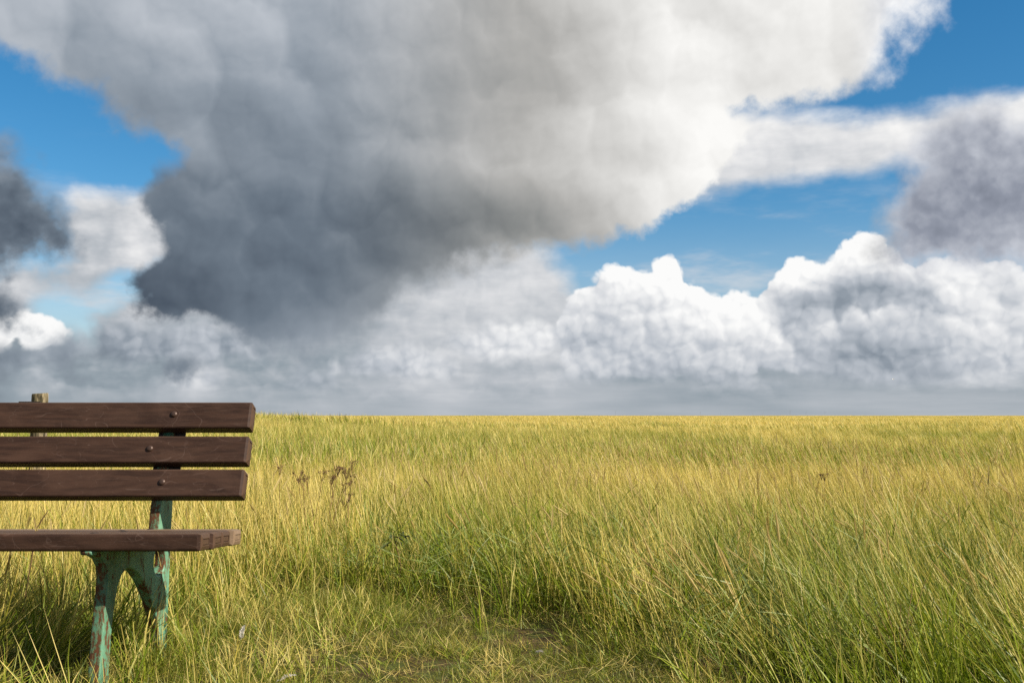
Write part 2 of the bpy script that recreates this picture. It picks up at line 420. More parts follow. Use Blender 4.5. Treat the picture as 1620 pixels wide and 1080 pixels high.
    rag = math_('MAXIMUM', sstep(az, 5.2, 6.0), sstep(az, -5.9, -6.3) * sstep(el, 4.3, 3.9))
    e = d + (fine - 0.5) * (0.26 + rag * 0.30) + (tuft - 0.5) * (0.13 + rag * 0.10) + (h0 - 0.74) * 0.12
    a = sstep(e, s * -0.80 - rag * 0.10, s * 0.55 + rag * 0.16)
    thin = 1.0 - sstep(e, 0.0, 0.45)
    b = b + (broad - 0.5) * 0.04 + mlit * 0.20 + lit * (0.05 + rag * 0.10) + (fin2 - 0.5) * (0.02 + rag * 0.18) + (tuft - 0.5) * (0.010 + rag * 0.08) + thin * (0.015 + rag * 0.10)
    hue = sstep(az, -3.6, 0.4)
    hu2 = sstep(az, 5.2, 6.0)
    c = mixrgb(hu2, mixrgb(hue, tint(b, BLUE), tint(b, WARM)), tint(b, PURP))
    surf = over(surf, a, c)
    out = nt.nodes.new('ShaderNodeOutputWorld')
    L.new(surf, out.inputs['Surface'])
    w.cycles.sampling_method = 'NONE'
    scene.world = w
    return w

build_world()

# ------------------------------------------------------------------ helpers
def tag(o, label=None, category=None, group=None, kind=None):
    if label: o["label"] = label
    if category: o["category"] = category
    if group: o["group"] = group
    if kind: o["kind"] = kind
    return o

def link(name, mesh, mat=None, parent=None, loc=None):
    o = bpy.data.objects.new(name, mesh)
    COL.objects.link(o)
    if mat is not None and mesh is not None:
        mesh.materials.clear(); mesh.materials.append(mat)
    if parent is not None: o.parent = parent
    if loc is not None: o.location = loc
    return o

def empty(name, loc, rz=0.0):
    o = bpy.data.objects.new(name, None)
    o.empty_display_size = 0.2
    o.location = loc; o.rotation_euler = (0, 0, rz)
    COL.objects.link(o)
    return o

def mesh_from(name, verts, faces, smooth=False):
    me = bpy.data.meshes.new(name)
    me.from_pydata([tuple(v) for v in verts], [], faces)
    if smooth: me.polygons.foreach_set('use_smooth', [True] * len(me.polygons))
    me.update()
    return me

def from_bm(name, bm, smooth=False):
    me = bpy.data.meshes.new(name)
    bm.to_mesh(me); bm.free()
    if smooth: me.polygons.foreach_set('use_smooth', [True] * len(me.polygons))
    me.update()
    return me

class Mat:
    """a small node-tree writer"""
    def __init__(self, name):
        self.m = bpy.data.materials.new(name); self.m.use_nodes = True
        self.t = self.m.node_tree; self.t.nodes.clear()
        self.out = self.t.nodes.new('ShaderNodeOutputMaterial')
    def put(self, sock, v):
        if hasattr(v, 'is_output'): self.t.links.new(v, sock)
        else: sock.default_value = v
    def n(self, kind, **k):
        n = self.t.nodes.new(kind)
        for a, v in k.items(): setattr(n, a, v)
        return n
    def math(self, op, a, b=0.0, c=None, clamp=False):
        n = self.n('ShaderNodeMath', operation=op, use_clamp=clamp)
        self.put(n.inputs[0], a); self.put(n.inputs[1], b)
        if c is not None: self.put(n.inputs[2], c)
        return n.outputs[0]
    def step(self, x, a, b, lo=0.0, hi=1.0):
        n = self.n('ShaderNodeMapRange', interpolation_type='SMOOTHSTEP')
        for i, q in enumerate((x, a, b, lo, hi)): self.put(n.inputs[i], q)
        return n.outputs[0]
    def mix(self, f, a, b, blend='MIX'):
        n = self.n('ShaderNodeMix', data_type='RGBA', blend_type=blend)
        self.put(n.inputs[0], f)
        for i, v in ((6, a), (7, b)):
            self.put(n.inputs[i], (*v, 1) if isinstance(v, tuple) and len(v) == 3 else v)
        return n.outputs[2]
    def coords(self, scale=(1, 1, 1), kind='Object', rot=(0, 0, 0)):
        tc = self.n('ShaderNodeTexCoord'); mp = self.n('ShaderNodeMapping')
        self.t.links.new(tc.outputs[kind], mp.inputs[0])
        mp.inputs['Scale'].default_value = scale; mp.inputs['Rotation'].default_value = rot
        return mp.outputs[0]
    def noise(self, vec, scale, detail=4.0, rough=0.5, dist=0.0):
        n = self.n('ShaderNodeTexNoise')
        self.put(n.inputs['Vector'], vec)
        for k, v in (('Scale', scale), ('Detail', detail), ('Roughness', rough), ('Distortion', dist)): n.inputs[k].default_value = v
        return n.outputs[0]
    def ramp(self, x, stops):
        n = self.n('ShaderNodeValToRGB'); r = n.color_ramp
        while len(r.elements) < len(stops): r.elements.new(0.5)
        for e, (p, c) in zip(r.elements, stops): e.position = p; e.color = (*c, 1)
        self.put(n.inputs[0], x)
        return n.outputs[0]
    def attr(self, name, kind='GEOMETRY'):
        n = self.n('ShaderNodeAttribute', attribute_name=name, attribute_type=kind)
        return n
    def bump(self, h, strength=0.3, dist=0.002):
        n = self.n('ShaderNodeBump')
        self.put(n.inputs['Height'], h)
        n.inputs['Strength'].default_value = strength; n.inputs['Distance'].default_value = dist
        return n.outputs[0]
    def principled(self, color, rough=0.6, spec=0.3, normal=None, metallic=0.0):
        n = self.n('ShaderNodeBsdfPrincipled')
        self.put(n.inputs['Base Color'], (*color, 1) if isinstance(color, tuple) else color)
        self.put(n.inputs['Roughness'], rough)
        self.put(n.inputs['Specular IOR Level'], spec)
        self.put(n.inputs['Metallic'], metallic)
        if normal is not None: self.put(n.inputs['Normal'], normal)
        return n.outputs[0]
    def done(self, shader):
        self.t.links.new(shader, self.out.inputs['Surface'])
        return self.m

# lattice noise for placing things
_rng = np.random.default_rng(11)
_LAT = _rng.random((256, 256))
def vnoise(x, y, seed=0):
    x = np.asarray(x, float) + seed * 17.31; y = np.asarray(y, float) + seed * 9.77
    xi = np.floor(x).astype(int); yi = np.floor(y).astype(int)
    fx = x - xi; fy = y - yi
    fx = fx * fx * (3 - 2 * fx); fy = fy * fy * (3 - 2 * fy)
    g = lambda a, b: _LAT[a & 255, b & 255]
    return (g(xi, yi) * (1 - fx) + g(xi + 1, yi) * fx) * (1 - fy) + (g(xi, yi + 1) * (1 - fx) + g(xi + 1, yi + 1) * fx) * fy
def fnoise(x, y, seed=0, octs=3):
    s, a, t = 0.0, 0.5, 0.0
    for k in range(octs):
        s = s + a * vnoise(np.asarray(x) * 2 ** k, np.asarray(y) * 2 ** k, seed + k); t += a; a *= 0.5
    return s / t
def sst(x, a, b):
    t = np.clip((np.asarray(x, float) - a) / (b - a), 0, 1)
    return t * t * (3 - 2 * t)

# ------------------------------------------------------------------ ground
def ground_z(x, y):
    """gentle marsh: nearly flat, a low swell on the left, grass level far out"""
    x = np.asarray(x, float); y = np.asarray(y, float)
    r = np.hypot(x, y)
    z = (fnoise(x * 0.9, y * 0.9, 3) - 0.5) * 0.05 * sst(r, 3.2, 6.0)
    z = z + (fnoise(x * 0.11, y * 0.11, 5) - 0.5) * 0.22 * sst(r, 6, 25)
    # swell that lifts the grass line left of the middle
    a = np.arctan2(x, np.maximum(y, 0.01))
    z = z + 0.46 * np.exp(-((y - 38) / 15.0) ** 2) * sst(-a, R(-3), R(17)) * sst(y, 9, 34)
    z = z + 0.22 * sst(r, 70, 170) + (fnoise(x * 0.035, y * 0.02, 7) - 0.5) * 0.26 * sst(r, 35, 90)
    return z

def short_zone(x, y):
    """1 where the grass is trodden short (in front of the bench), 0 in the tall grass"""
    edge = 3.92 + (fnoise(np.asarray(x) * 2.2, np.asarray(y) * 2.2, 8) - 0.5) * 0.55
    edge = edge - sst(x, -0.20, 0.95) * 2.0
    edge = edge - sst(-np.asarray(x), 0.75, 1.15) * 0.10
    z = sst(edge - np.asarray(y), -0.55, 0.25)
    return z * (1 - sst(-np.asarray(x), 1.14, 1.30))

def build_ground():
    rs = np.concatenate([np.linspace(0.0, 6, 61)[1:], np.geomspace(6.2, 400, 110), np.geomspace(430, 40000, 26)])
    nt_ = 240
    th = np.linspace(0, 2 * np.pi, nt_, endpoint=False)
    X = np.outer(rs, np.sin(th)); Y = np.outer(rs, np.cos(th))
    Z = ground_z(X, Y)
    verts = [(0, 0, float(ground_z(0, 0)))] + list(zip(X.ravel(), Y.ravel(), Z.ravel()))
    faces = [(0, 1 + (j + 1) % nt_, 1 + j) for j in range(nt_)]
    for i in range(len(rs) - 1):
        a = 1 + i * nt_; b = a + nt_
        for j in range(nt_):
            k = (j + 1) % nt_
            faces.append((a + j, a + k, b + k, b + j))
    me = mesh_from("ground", verts, faces, True)
    M = Mat("marsh_ground")
    P = M.coords()
    n1 = M.noise(P, 9.0, 6, 0.6); n2 = M.noise(P, 70.0, 4, 0.6); n3 = M.noise(M.coords((0.05, 0.35, 1)), 1.0, 6, 0.6)
    soil = M.mix(n2, (0.030, 0.020, 0.010), (0.11, 0.075, 0.035))
    moss = M.mix(n2, (0.035, 0.045, 0.012), (0.10, 0.105, 0.03))
    near = M.mix(M.step(n1, 0.42, 0.60), soil, moss)
    far = M.ramp(n3, [(0.30, (0.20, 0.17, 0.045)), (0.5, (0.36, 0.27, 0.075)), (0.7, (0.42, 0.32, 0.12))])
    geo = M.n('ShaderNodeNewGeometry')
    ln = M.n('ShaderNodeVectorMath', operation='LENGTH'); M.t.links.new(geo.outputs['Position'], ln.inputs[0])
    col = M.mix(M.step(ln.outputs['Value'], 40.0, 110.0), near, far)
    o = link("ground", me, M.done(M.principled(col, 0.95, 0.1, M.bump(n2, 0.6, 0.01))))
    tag(o, kind="structure")
build_ground()

# ------------------------------------------------------------------ grass
def grass_material(name, placed):
    """placed: the spot's dryness comes with the blades; otherwise from the place in the field"""
    M = Mat(name)
    bl = M.attr("blade")                       # r: along the blade, g: dryness, b: random
    sp = M.n('ShaderNodeSeparateColor'); M.t.links.new(bl.outputs['Color'], sp.inputs[0])
    t, dry, rnd = sp.outputs
    if placed:
        ins = M.attr("tint")                   # r: dryness of the spot, g: random, b: blue-green share
        s2 = M.n('ShaderNodeSeparateColor'); M.t.links.new(ins.outputs['Color'], s2.inputs[0])
        idry, irnd, iblue = s2.outputs
    else:
        geo = M.n('ShaderNodeNewGeometry')
        mp = M.n('ShaderNodeMapping'); M.t.links.new(geo.outputs['Position'], mp.inputs[0]); mp.inputs['Scale'].default_value = (0.22, 0.14, 0.0)
        n1 = M.noise(mp.outputs[0], 1.0, 4, 0.6)
        mp2 = M.n('ShaderNodeMapping'); M.t.links.new(geo.outputs['Position'], mp2.inputs[0]); mp2.inputs['Scale'].default_value = (0.028, 0.05, 0.0)
        n2 = M.noise(mp2.outputs[0], 1.0, 3, 0.5)
        dist = M.n('ShaderNodeVectorMath', operation='LENGTH'); M.t.links.new(geo.outputs['Position'], dist.inputs[0])
        idry = M.math('ADD', M.step(dist.outputs['Value'], 10.0, 60.0, 0.38, 0.68), M.math('ADD', M.math('MULTIPLY', M.math('SUBTRACT', n1, 0.5), 1.3), M.math('MULTIPLY', M.math('SUBTRACT', n2, 0.5), 0.9)))
        irnd = M.math('FRACT', M.math('MULTIPLY', rnd, 3.3)); iblue = 0.0
    green = M.mix(rnd, (0.075, 0.130, 0.006), (0.285, 0.345, 0.020))
    if placed:
        blue = M.mix(rnd, (0.150, 0.210, 0.050), (0.310, 0.370, 0.120))
        green = M.mix(M.math('MULTIPLY', iblue, M.step(M.math('FRACT', M.math('MULTIPLY', rnd, 7.3)), 0.35, 0.6)), green, blue)
    straw = M.mix(M.math('FRACT', M.math('MULTIPLY', rnd, 5.7)), (0.60, 0.450, 0.085), (0.86, 0.700, 0.270))
    f = M.math('ADD', dry, M.math('MULTIPLY', M.math('SUBTRACT', idry, 0.5), 1.1))
    f = M.math('ADD', f, M.math('MULTIPLY', M.math('SUBTRACT', t, 0.45), 0.55))
    col = M.mix(M.step(f, 0.20, 0.90), green, straw)
    col = M.mix(M.math('MULTIPLY', M.step(irnd, 0.82, 1.0), 0.45), col, (0.10, 0.065, 0.02))
    col = M.mix(M.step(dry, 1.02, 1.12), col, M.mix(rnd, (0.46, 0.36, 0.14), (0.72, 0.59, 0.28)))
    pr = M.principled(col, 0.48, 0.35)
    tr = M.n('ShaderNodeBsdfTranslucent'); M.put(tr.inputs['Color'], M.mix(0.5, col, M.mix(1.0, col, (1.0, 0.97, 0.5), 'MULTIPLY')))
    mx = M.n('ShaderNodeMixShader'); mx.inputs[0].default_value = 0.32
    M.t.links.new(pr, mx.inputs[1]); M.t.links.new(tr.outputs[0], mx.inputs[2])
    return M.done(mx.outputs[0])
GRASS = grass_material("grass_blade", True)
FIELD = grass_material("field_blade", False)

class Blades:
    """collects grass blades, stalks and seed heads as one mesh"""
    def __init__(self, seed): self.v = []; self.f = []; self.c = []; self.r = random.Random(seed)
    def ribbon(self, pts, widths, side, dry, rnd):
        b = len(self.v); n = len(pts)
        for i, (p, w) in enumerate(zip(pts, widths)):
            s = side * (w * 0.5)
            t = i / (n - 1)
            if i == n - 1:
                self.v.append(p); self.c.append((t, dry, rnd, 1))
            else:
                self.v += [p - s, p + s]; self.c += [(t, dry, rnd, 1)] * 2
        for i in range(n - 2): self.f.append((b + 2 * i, b + 2 * i + 1, b + 2 * i + 3, b + 2 * i + 2))
        self.f.append((b + 2 * (n - 2), b + 2 * (n - 2) + 1, b + 2 * (n - 1)))
    def blade(self, x, y, h, w, lean, az, droop, dry, seg=4, twist=None):
        r = self.r
        d = Vector((math.cos(az), math.sin(az), 0))
        ta = r.uniform(0, math.pi) if twist is None else twist
        side = Vector((math.cos(ta), math.sin(ta), 0))
        pts, ws = [], []
        p = Vector((x, y, -0.02)); ang = lean
        L = h / seg
        for i in range(seg + 1):
            pts.append(p.copy())
            t = i / seg
            ws.append(w * (0.65 + 0.9 * t - 1.35 * t * t) if i < seg else 0)
            ang += droop / seg * (0.4 + 1.2 * t)
            p = p + (d * math.sin(ang) + Vector((0, 0, math.cos(ang)))) * L
        self.ribbon(pts, ws, side, dry, r.random())
    def stalk(self, x, y, h, w, lean, az, droop, head=0.1, headw=0.006, dry=0.95):
        r = self.r
        d = Vector((math.cos(az), math.sin(az), 0)); ta = r.uniform(0, math.pi)
        side = Vector((math.cos(ta), math.sin(ta), 0))
        pts = []; p = Vector((x, y, -0.02)); ang = lean; seg = 5; L = h / seg
        for i in range(seg + 1):
            pts.append(p.copy()); ang += droop / seg
            p = p + (d * math.sin(ang) + Vector((0, 0, math.cos(ang)))) * L
        self.ribbon(pts, [w] * 5 + [w], side, dry - 0.15, r.random())
        # spike: two crossed slim blades with a notched outline
        dirv = (pts[-1] - pts[-2]).normalized()
        for s in (side, dirv.cross(side).normalized()):
            q = pts[-1] - dirv * head * 0.75
            n = 7; pp = []; ww = []
            for i in range(n):
                t = i / (n - 1)
                pp.append(q + dirv * head * t)
                ww.append(headw * (0.35 + 1.0 * math.sin(math.pi * min(1, t * 0.9 + 0.08)) ) * (1.15 if i % 2 else 0.8))
            self.ribbon(pp, ww, s, dry + 0.25, r.random())
    def mesh(self, name, mat):
        me = bpy.data.meshes.new(name)
        me.from_pydata([tuple(q) for q in self.v], [], self.f)
        a = me.color_attributes.new("blade", 'FLOAT_COLOR', 'POINT')
        a.data.foreach_set('color', np.array(self.c, dtype=np.float32).ravel())
        me.materials.append(mat)
        me.update()
        return me

def tuft_set(name, count, maker, mat=None):
    """variants to be scattered, kept in a collection of their own"""
    c = bpy.data.collections.new(name)
    for k in range(count):
        b = Blades(1000 + k * 37 + len(name) * 131)
        maker(b, k)
        o = bpy.data.objects.new("%s_%02d" % (name, k), b.mesh(name, mat or GRASS))
        c.objects.link(o)
    return c

def scatter(name, coll, pts, rots, scls, idx, tints, label, category, real=True):
    me = bpy.data.meshes.new(name)
    n = len(pts)
    me.vertices.add(n)
    me.vertices.foreach_set('co', np.asarray(pts, np.float32).ravel())
    for nm, ty, arr, key in (('rot', 'FLOAT_VECTOR', rots, 'vector'), ('scl', 'FLOAT_VECTOR', scls, 'vector'), ('idx', 'INT', idx, 'value'), ('tint', 'FLOAT_COLOR', tints, 'color')):
        a = me.attributes.new(nm, ty, 'POINT')
        a.data.foreach_set(key, np.asarray(arr, np.int32 if ty == 'INT' else np.float32).ravel())
    me.materials.append(GRASS)
    o = bpy.data.objects.new(name, me); COL.objects.link(o)
    g = bpy.data.node_groups.new("scatter_" + coll.name, 'GeometryNodeTree')
    g.interface.new_socket('Geometry', in_out='INPUT', socket_type='NodeSocketGeometry')
    g.interface.new_socket('Geometry', in_out='OUTPUT', socket_type='NodeSocketGeometry')
    N = g.nodes.new; Lk = g.links.new
    gi, go = N('NodeGroupInput'), N('NodeGroupOutput')
    m2p = N('GeometryNodeMeshToPoints')
    ci = N('GeometryNodeCollectionInfo'); ci.inputs['Collection'].default_value = coll
    ci.inputs['Separate Children'].default_value = True; ci.inputs['Reset Children'].default_value = True
    iop = N('GeometryNodeInstanceOnPoints'); iop.inputs['Pick Instance'].default_value = True
    def named(nm, ty):
        a = N('GeometryNodeInputNamedAttribute'); a.data_type = ty; a.inputs[0].default_value = nm
        return [s for s in a.outputs if s.enabled and s.name == 'Attribute'][0]
    e2r = N('FunctionNodeEulerToRotation')
    Lk(named('rot', 'FLOAT_VECTOR'), e2r.inputs[0])
    Lk(gi.outputs[0], m2p.inputs['Mesh']); Lk(m2p.outputs[0], iop.inputs['Points'])
    Lk(ci.outputs[0], iop.inputs['Instance']); Lk(named('idx', 'INT'), iop.inputs['Instance Index'])
    Lk(e2r.outputs[0], iop.inputs['Rotation']); Lk(named('scl', 'FLOAT_VECTOR'), iop.inputs['Scale'])
    if real:                                   # true mesh near the lens, instances farther out
        rl = N('GeometryNodeRealizeInstances')
        Lk(iop.outputs[0], rl.inputs[0]); Lk(rl.outputs[0], go.inputs[0])
    else:
        Lk(iop.outputs[0], go.inputs[0])
    md = o.modifiers.new('scatter', 'NODES'); md.node_group = g
    tag(o, label, category, kind="stuff")
    return o

rng = np.random.default_rng(4)
HALF = math.tan(R(33.0))                       # a margin wider than the lens

def wedge(n, y0, y1, margin=0.9):
    """even spread over the view's ground between two distances"""
    y = np.sqrt(rng.random(n) * (y1 ** 2 - y0 ** 2) + y0 ** 2)
    x = (rng.random(n) * 2 - 1) * (y * HALF + margin)
    return x, y

def lean_field(x, y):
    """wind from the right: tilt (radians) to the left, stronger on the right, in gusts"""
    a = np.arctan2(x, y)
    base = 0.10 + 0.30 * sst(a, R(-8), R(20))
    g = fnoise(x * 0.8, y * 0.5, 21) - 0.5
    return base + g * 0.55, (fnoise(x * 0.9, y * 0.9, 25) - 0.5) * 0.7

def rot_from(tilt, side, yaw):
    """tilt towards -x, then a turn about the blade's own axis (XYZ euler: yaw first when applied)"""
    out = np.zeros((len(tilt), 3))
    for i in range(len(tilt)):
        m = Matrix.Rotation(-tilt[i], 3, 'Y') @ Matrix.Rotation(side[i], 3, 'X') @ Matrix.Rotation(yaw[i], 3, 'Z')
        out[i] = m.to_euler('XYZ')
    return out

def dryness(x, y):
    """gold on the open field, greener in hollows and by the near edge"""
    r = np.hypot(x, y)
    d = 0.31 + 0.14 * sst(r, 3.8, 11) + (fnoise(x * 0.35, y * 0.22, 31) - 0.5) * 0.75 + (fnoise(x * 1.6, y * 1.2, 33) - 0.5) * 0.35
    a = np.arctan2(x, y)
    d = d + 0.06 * sst(-a, R(4), R(16)) * sst(y, 3.5, 5)
    d = d - 0.16 * sst(a, R(6), R(20)) * sst(6.5 - y, 0, 2.5)
    return np.clip(d, 0, 1)

def tints(x, y, blue):
    n = len(x)
    t = np.ones((n, 4), np.float32)
    t[:, 0] = dryness(x, y); t[:, 1] = rng.random(n); t[:, 2] = blue
    return t

# tall grass near the lens
def near_tuft(b, k):
    r = b.r
    for i in range(11):
        a = r.uniform(0, 6.28); q = r.uniform(0, 0.055)
        h = r.uniform(0.17, 0.38); stiff = r.random()
        b.blade(q * math.cos(a), q * math.sin(a), h, r.uniform(0.0032, 0.0068), r.uniform(0.02, 0.32), r.uniform(0, 6.28),
                r.uniform(0.1, 1.1) if stiff < 0.75 else r.uniform(1.1, 2.2), min(1, max(0, r.gauss(0.36, 0.28))), 4)
    for i in range(4 if k % 2 else 3):
        a = r.uniform(0, 6.28); q = r.uniform(0, 0.05)
        b.blade(q * math.cos(a), q * math.sin(a), r.uniform(0.30, 0.46), 0.0028, r.uniform(0.0, 0.16), r.uniform(0, 6.28), r.uniform(0.0, 0.35), r.uniform(0.65, 1.0), 4)
NEAR = tuft_set("near_tuft", 12, near_tuft)

LEANS = (0.02, 0.14, 0.26, 0.38)
def field_tile(size, count, hmin, hmax, wmin, wmax, seg):
    def make(b, k):
        r = b.r
        lean = LEANS[k // 3]
        for i in range(count):
            x = r.uniform(-.54, .54) * size; y = r.uniform(-.54, .54) * size
            # lean towards -x plus some disorder
            lx = -math.sin(lean) + r.gauss(0, 0.15); ly = r.gauss(0, 0.16)
            clump = 0.66 + 0.72 * float(vnoise(x * 4.0 / size * 1.6 + k * 7, y * 4.0 / size * 1.6, 77))
            b.blade(x, y, r.uniform(hmin, hmax) * clump, r.uniform(wmin, wmax), min(1.2, math.hypot(lx, ly)), math.atan2(ly, lx), r.uniform(0.0, 0.8),
                    min(1, max(0, r.gauss(0.42, 0.30))), seg)
    return make
MID = tuft_set("field_tile", 12, field_tile(1.0, 950, 0.20, 0.44, 0.006, 0.0125, 3), FIELD)
FAR = tuft_set("far_field_tile", 12, field_tile(3.0, 1500, 0.22, 0.46, 0.020, 0.042, 2), FIELD)

def spike_tuft(b, k):
    r = b.r
    for i in range(2):
        b.stalk(r.uniform(-.04, .04), r.uniform(-.04, .04), r.uniform(0.38, 0.54), 0.0022, r.uniform(0.0, 0.22), math.pi + r.uniform(-.7, .7), r.uniform(0.1, 0.6),
                r.uniform(0.07, 0.12), r.uniform(0.0050, 0.0075))
SPIKE = tuft_set("seed_spike", 10, spike_tuft)

def reed_tuft(b, k):
    r = b.r                                    # couch grass: a stem with stiff flat leaves set off at an angle
    for i in range(2):
        x0, y0 = r.uniform(-.03, .03), r.uniform(-.03, .03)
        H = r.uniform(0.24, 0.44); a = r.uniform(0, 6.28); ln = r.uniform(0.0, 0.25); dr = r.uniform(0.1, 0.7)
        stem = r.uniform(0.2, 0.9)
        b.blade(x0, y0, H, 0.0040, ln, a, 0.05, stem, 3)
        for j in range(5):
            t = r.uniform(0.25, 0.95); z = H * t
            px = x0 + math.sin(ln) * math.cos(a) * z; py = y0 + math.sin(ln) * math.sin(a) * z
            n0 = len(b.v)
            b.blade(px, py, r.uniform(0.10, 0.24), r.uniform(0.0055, 0.0095), r.uniform(0.5, 1.15), r.uniform(0, 6.28), r.uniform(-0.2, 0.9), min(1, max(0, r.gauss(0.12, 0.25))), 4)
            for q in range(n0, len(b.v)): b.v[q] = b.v[q] + Vector((0, 0, z * math.cos(ln) + 0.02))
REED = tuft_set("reed", 12, reed_tuft)

def lawn_tuft(b, k):
    r = b.r
    for i in range(16):
        a = r.uniform(0, 6.28); q = r.uniform(0, 0.04)
        b.blade(q * math.cos(a), q * math.sin(a), r.uniform(0.025, 0.085), r.uniform(0.0014, 0.0028), r.uniform(0.1, 0.8), r.uniform(0, 6.28), r.uniform(0.1, 1.2),
                min(1, max(0, r.gauss(0.30, 0.30))), 3)
LAWN = tuft_set("lawn_tuft", 10, lawn_tuft)

def litter_tuft(b, k):
    r = b.r                                    # dead stems lying about
    for i in range(9):
        b.blade(r.uniform(-.05, .05), r.uniform(-.05, .05), r.uniform(0.04, 0.13), r.uniform(0.0016, 0.0030), r.uniform(1.1, 1.6), r.uniform(0, 6.28), r.uniform(-0.4, 0.3), r.uniform(0.7, 1.1), 3)
LITTER = tuft_set("litter", 8, litter_tuft)

def place(name, coll, x, y, tilt, side, sc, scz, tint, label, category, nvar, z=0.0):
    n = len(x)
    pts = np.stack([x, y, ground_z(x, y) + z], 1)
    rots = rot_from(tilt, side, rng.random(n) * 6.283)
    scl = np.stack([sc, sc, scz], 1)
    return scatter(name, coll, pts, rots, scl, rng.integers(0, nvar, n), tint, label, category)

def clear_of_legs(x, y):
    return (np.hypot(x + 1.12, y - 2.75) > 0.05) & (np.hypot(x + 1.10, y - 3.12) > 0.05)

# --- near field
x, y = wedge(19000, 2.1, 9.4)
sz = short_zone(x + rng.normal(0, .12, len(x)), y + rng.normal(0, .17, len(x)))
under = sst(-x, 1.0, 1.25) * sst(3.5 - y, 0, 0.3)
h = (1 - sz) ** 1.3 + sz * (0.16 + 0.30 * sst(-x, 0.30, 0.60))
keep = (rng.random(len(x)) < (1 - sz * 0.86 * (1 - 0.5 * sst(-x, .3, .6)))) & clear_of_legs(x, y)
x, y, sz, h = x[keep], y[keep], sz[keep], h[keep]
tl, sd = lean_field(x, y)
n = len(x)
hz = h * (0.80 + 0.45 * fnoise(x * 1.3, y * 1.3, 41)) * rng.uniform(0.75, 1.2, n)
# grass in the shade of the bench bends the other way
ub = (x < -1.15) & (y < 3.4)
tl = np.where(ub, -0.45 + rng.normal(0, 0.2, n), tl)
hz = np.where((x < -0.3) & (y < 4.6), hz * 0.86, hz)
hz = np.where((x < -1.1) & (y < 2.9), hz * 0.45, hz)
hz = hz * (1 - 0.5 * sst(1.15 - x, 0, 0.7) * sst(3.7 - y, 0, 0.5) * (x > 0.1))
tl = tl + rng.normal(0, 0.10, n); sd = sd + rng.normal(0, 0.12, n)
blue = np.clip((fnoise(x * 1.1, y * 1.1, 51) - 0.35) * 2.2, 0, 1) * sst(5.6 - y, 0, 1.6)
place("tall_grass", NEAR, x, y, tl, sd, 0.55 + 0.45 * hz, hz, tints(x, y, blue), "tall green and straw coloured grass standing behind the trodden patch", "grass", 12)

# --- open field: tiles laid side by side
def tiles(name, coll, size, y0, y1, z0, label):
    xs, ys = [], []
    for j in range(int((y1 - y0) / size)):
        yy = y0 + (j + 0.5) * size
        k = int((yy * HALF + size) / size) + 1
        for i in range(-k, k + 1):
            xs.append((i + 0.5 * (j % 2)) * size); ys.append(yy)
    x = np.array(xs); y = np.array(ys); n = len(x)
    tl, sd = lean_field(x, y)
    lv = np.clip(np.round((tl - 0.02) / 0.12).astype(int), 0, 3)
    idx = lv * 3 + rng.integers(0, 3, n)
    hz = (0.75 + 0.55 * fnoise(x * 0.35, y * 0.35, 42))
    pts = np.stack([x, y, ground_z(x, y) + z0], 1)
    rots = np.zeros((n, 3))
    # follow the slope of the ground
    e = size * 0.5
    rots[:, 0] = np.arctan((ground_z(x, y + e) - ground_z(x, y - e)) / (2 * e))
    rots[:, 1] = -np.arctan((ground_z(x + e, y) - ground_z(x - e, y)) / (2 * e))
    scl = np.stack([np.ones(n), np.ones(n), hz], 1)
    return scatter(name, coll, pts, rots, scl, idx, np.ones((n, 4)), label, "grass", False)
tiles("field_grass", MID, 1.0, 8.8, 32.8, 0.0, "golden grass of the open field beyond the near tall grass")
tiles("distant_grass", FAR, 3.0, 32.6, 212.6, 0.0, "pale golden grass along the horizon line")

# --- leafy couch grass along the near edge
x, y = wedge(2400, 2.6, 5.4)
sz = short_zone(x, y)
keep = (sz < 0.62) & (rng.random(len(x)) < 0.35 + 0.65 * np.exp(-((y - 4.2) / 0.6) ** 2)) & (x > -0.75)
x, y, sz = x[keep], y[keep], sz[keep]; n = len(x)
tl, sd = lean_field(x, y)
hz = (1 - 0.5 * sz) * rng.uniform(0.55, 0.85, n)
tt = tints(x, y, np.ones(n)); tt[:, 0] = np.clip(tt[:, 0] * 0.7, 0, 1)
place("couch_grass", REED, x, y, tl * 0.6 + rng.normal(0, .15, n), sd * 0.6 + rng.normal(0, .15, n), np.full(n, 0.78), hz, tt, "stiff blue green couch grass leaves along the near edge of the tall grass", "grass", 12)

# --- seed spikes over the tall grass
x, y = wedge(4800, 2.9, 15)
keep = (short_zone(x, y) < 0.2) & (rng.random(len(x)) < 0.30 + 0.7 * sst(np.arctan2(x, y), R(-10), R(16)))
x, y = x[keep], y[keep]
tl, sd = lean_field(x, y); n = len(x)
hz = rng.uniform(0.78, 1.02, n)
spike_tint = tints(x, y, np.zeros(n)); spike_tint[:, 1] *= 0.86; spike_tint[:, 0] = 0.75
place("seed_spikes", SPIKE, x, y, np.clip(tl * 1.1 + rng.normal(0.03, .09, n), -0.1, 0.62), sd * .7 + rng.normal(0, .12, n), np.ones(n), hz, spike_tint, "tan seed spikes leaning left above the tall grass", "grass", 10)

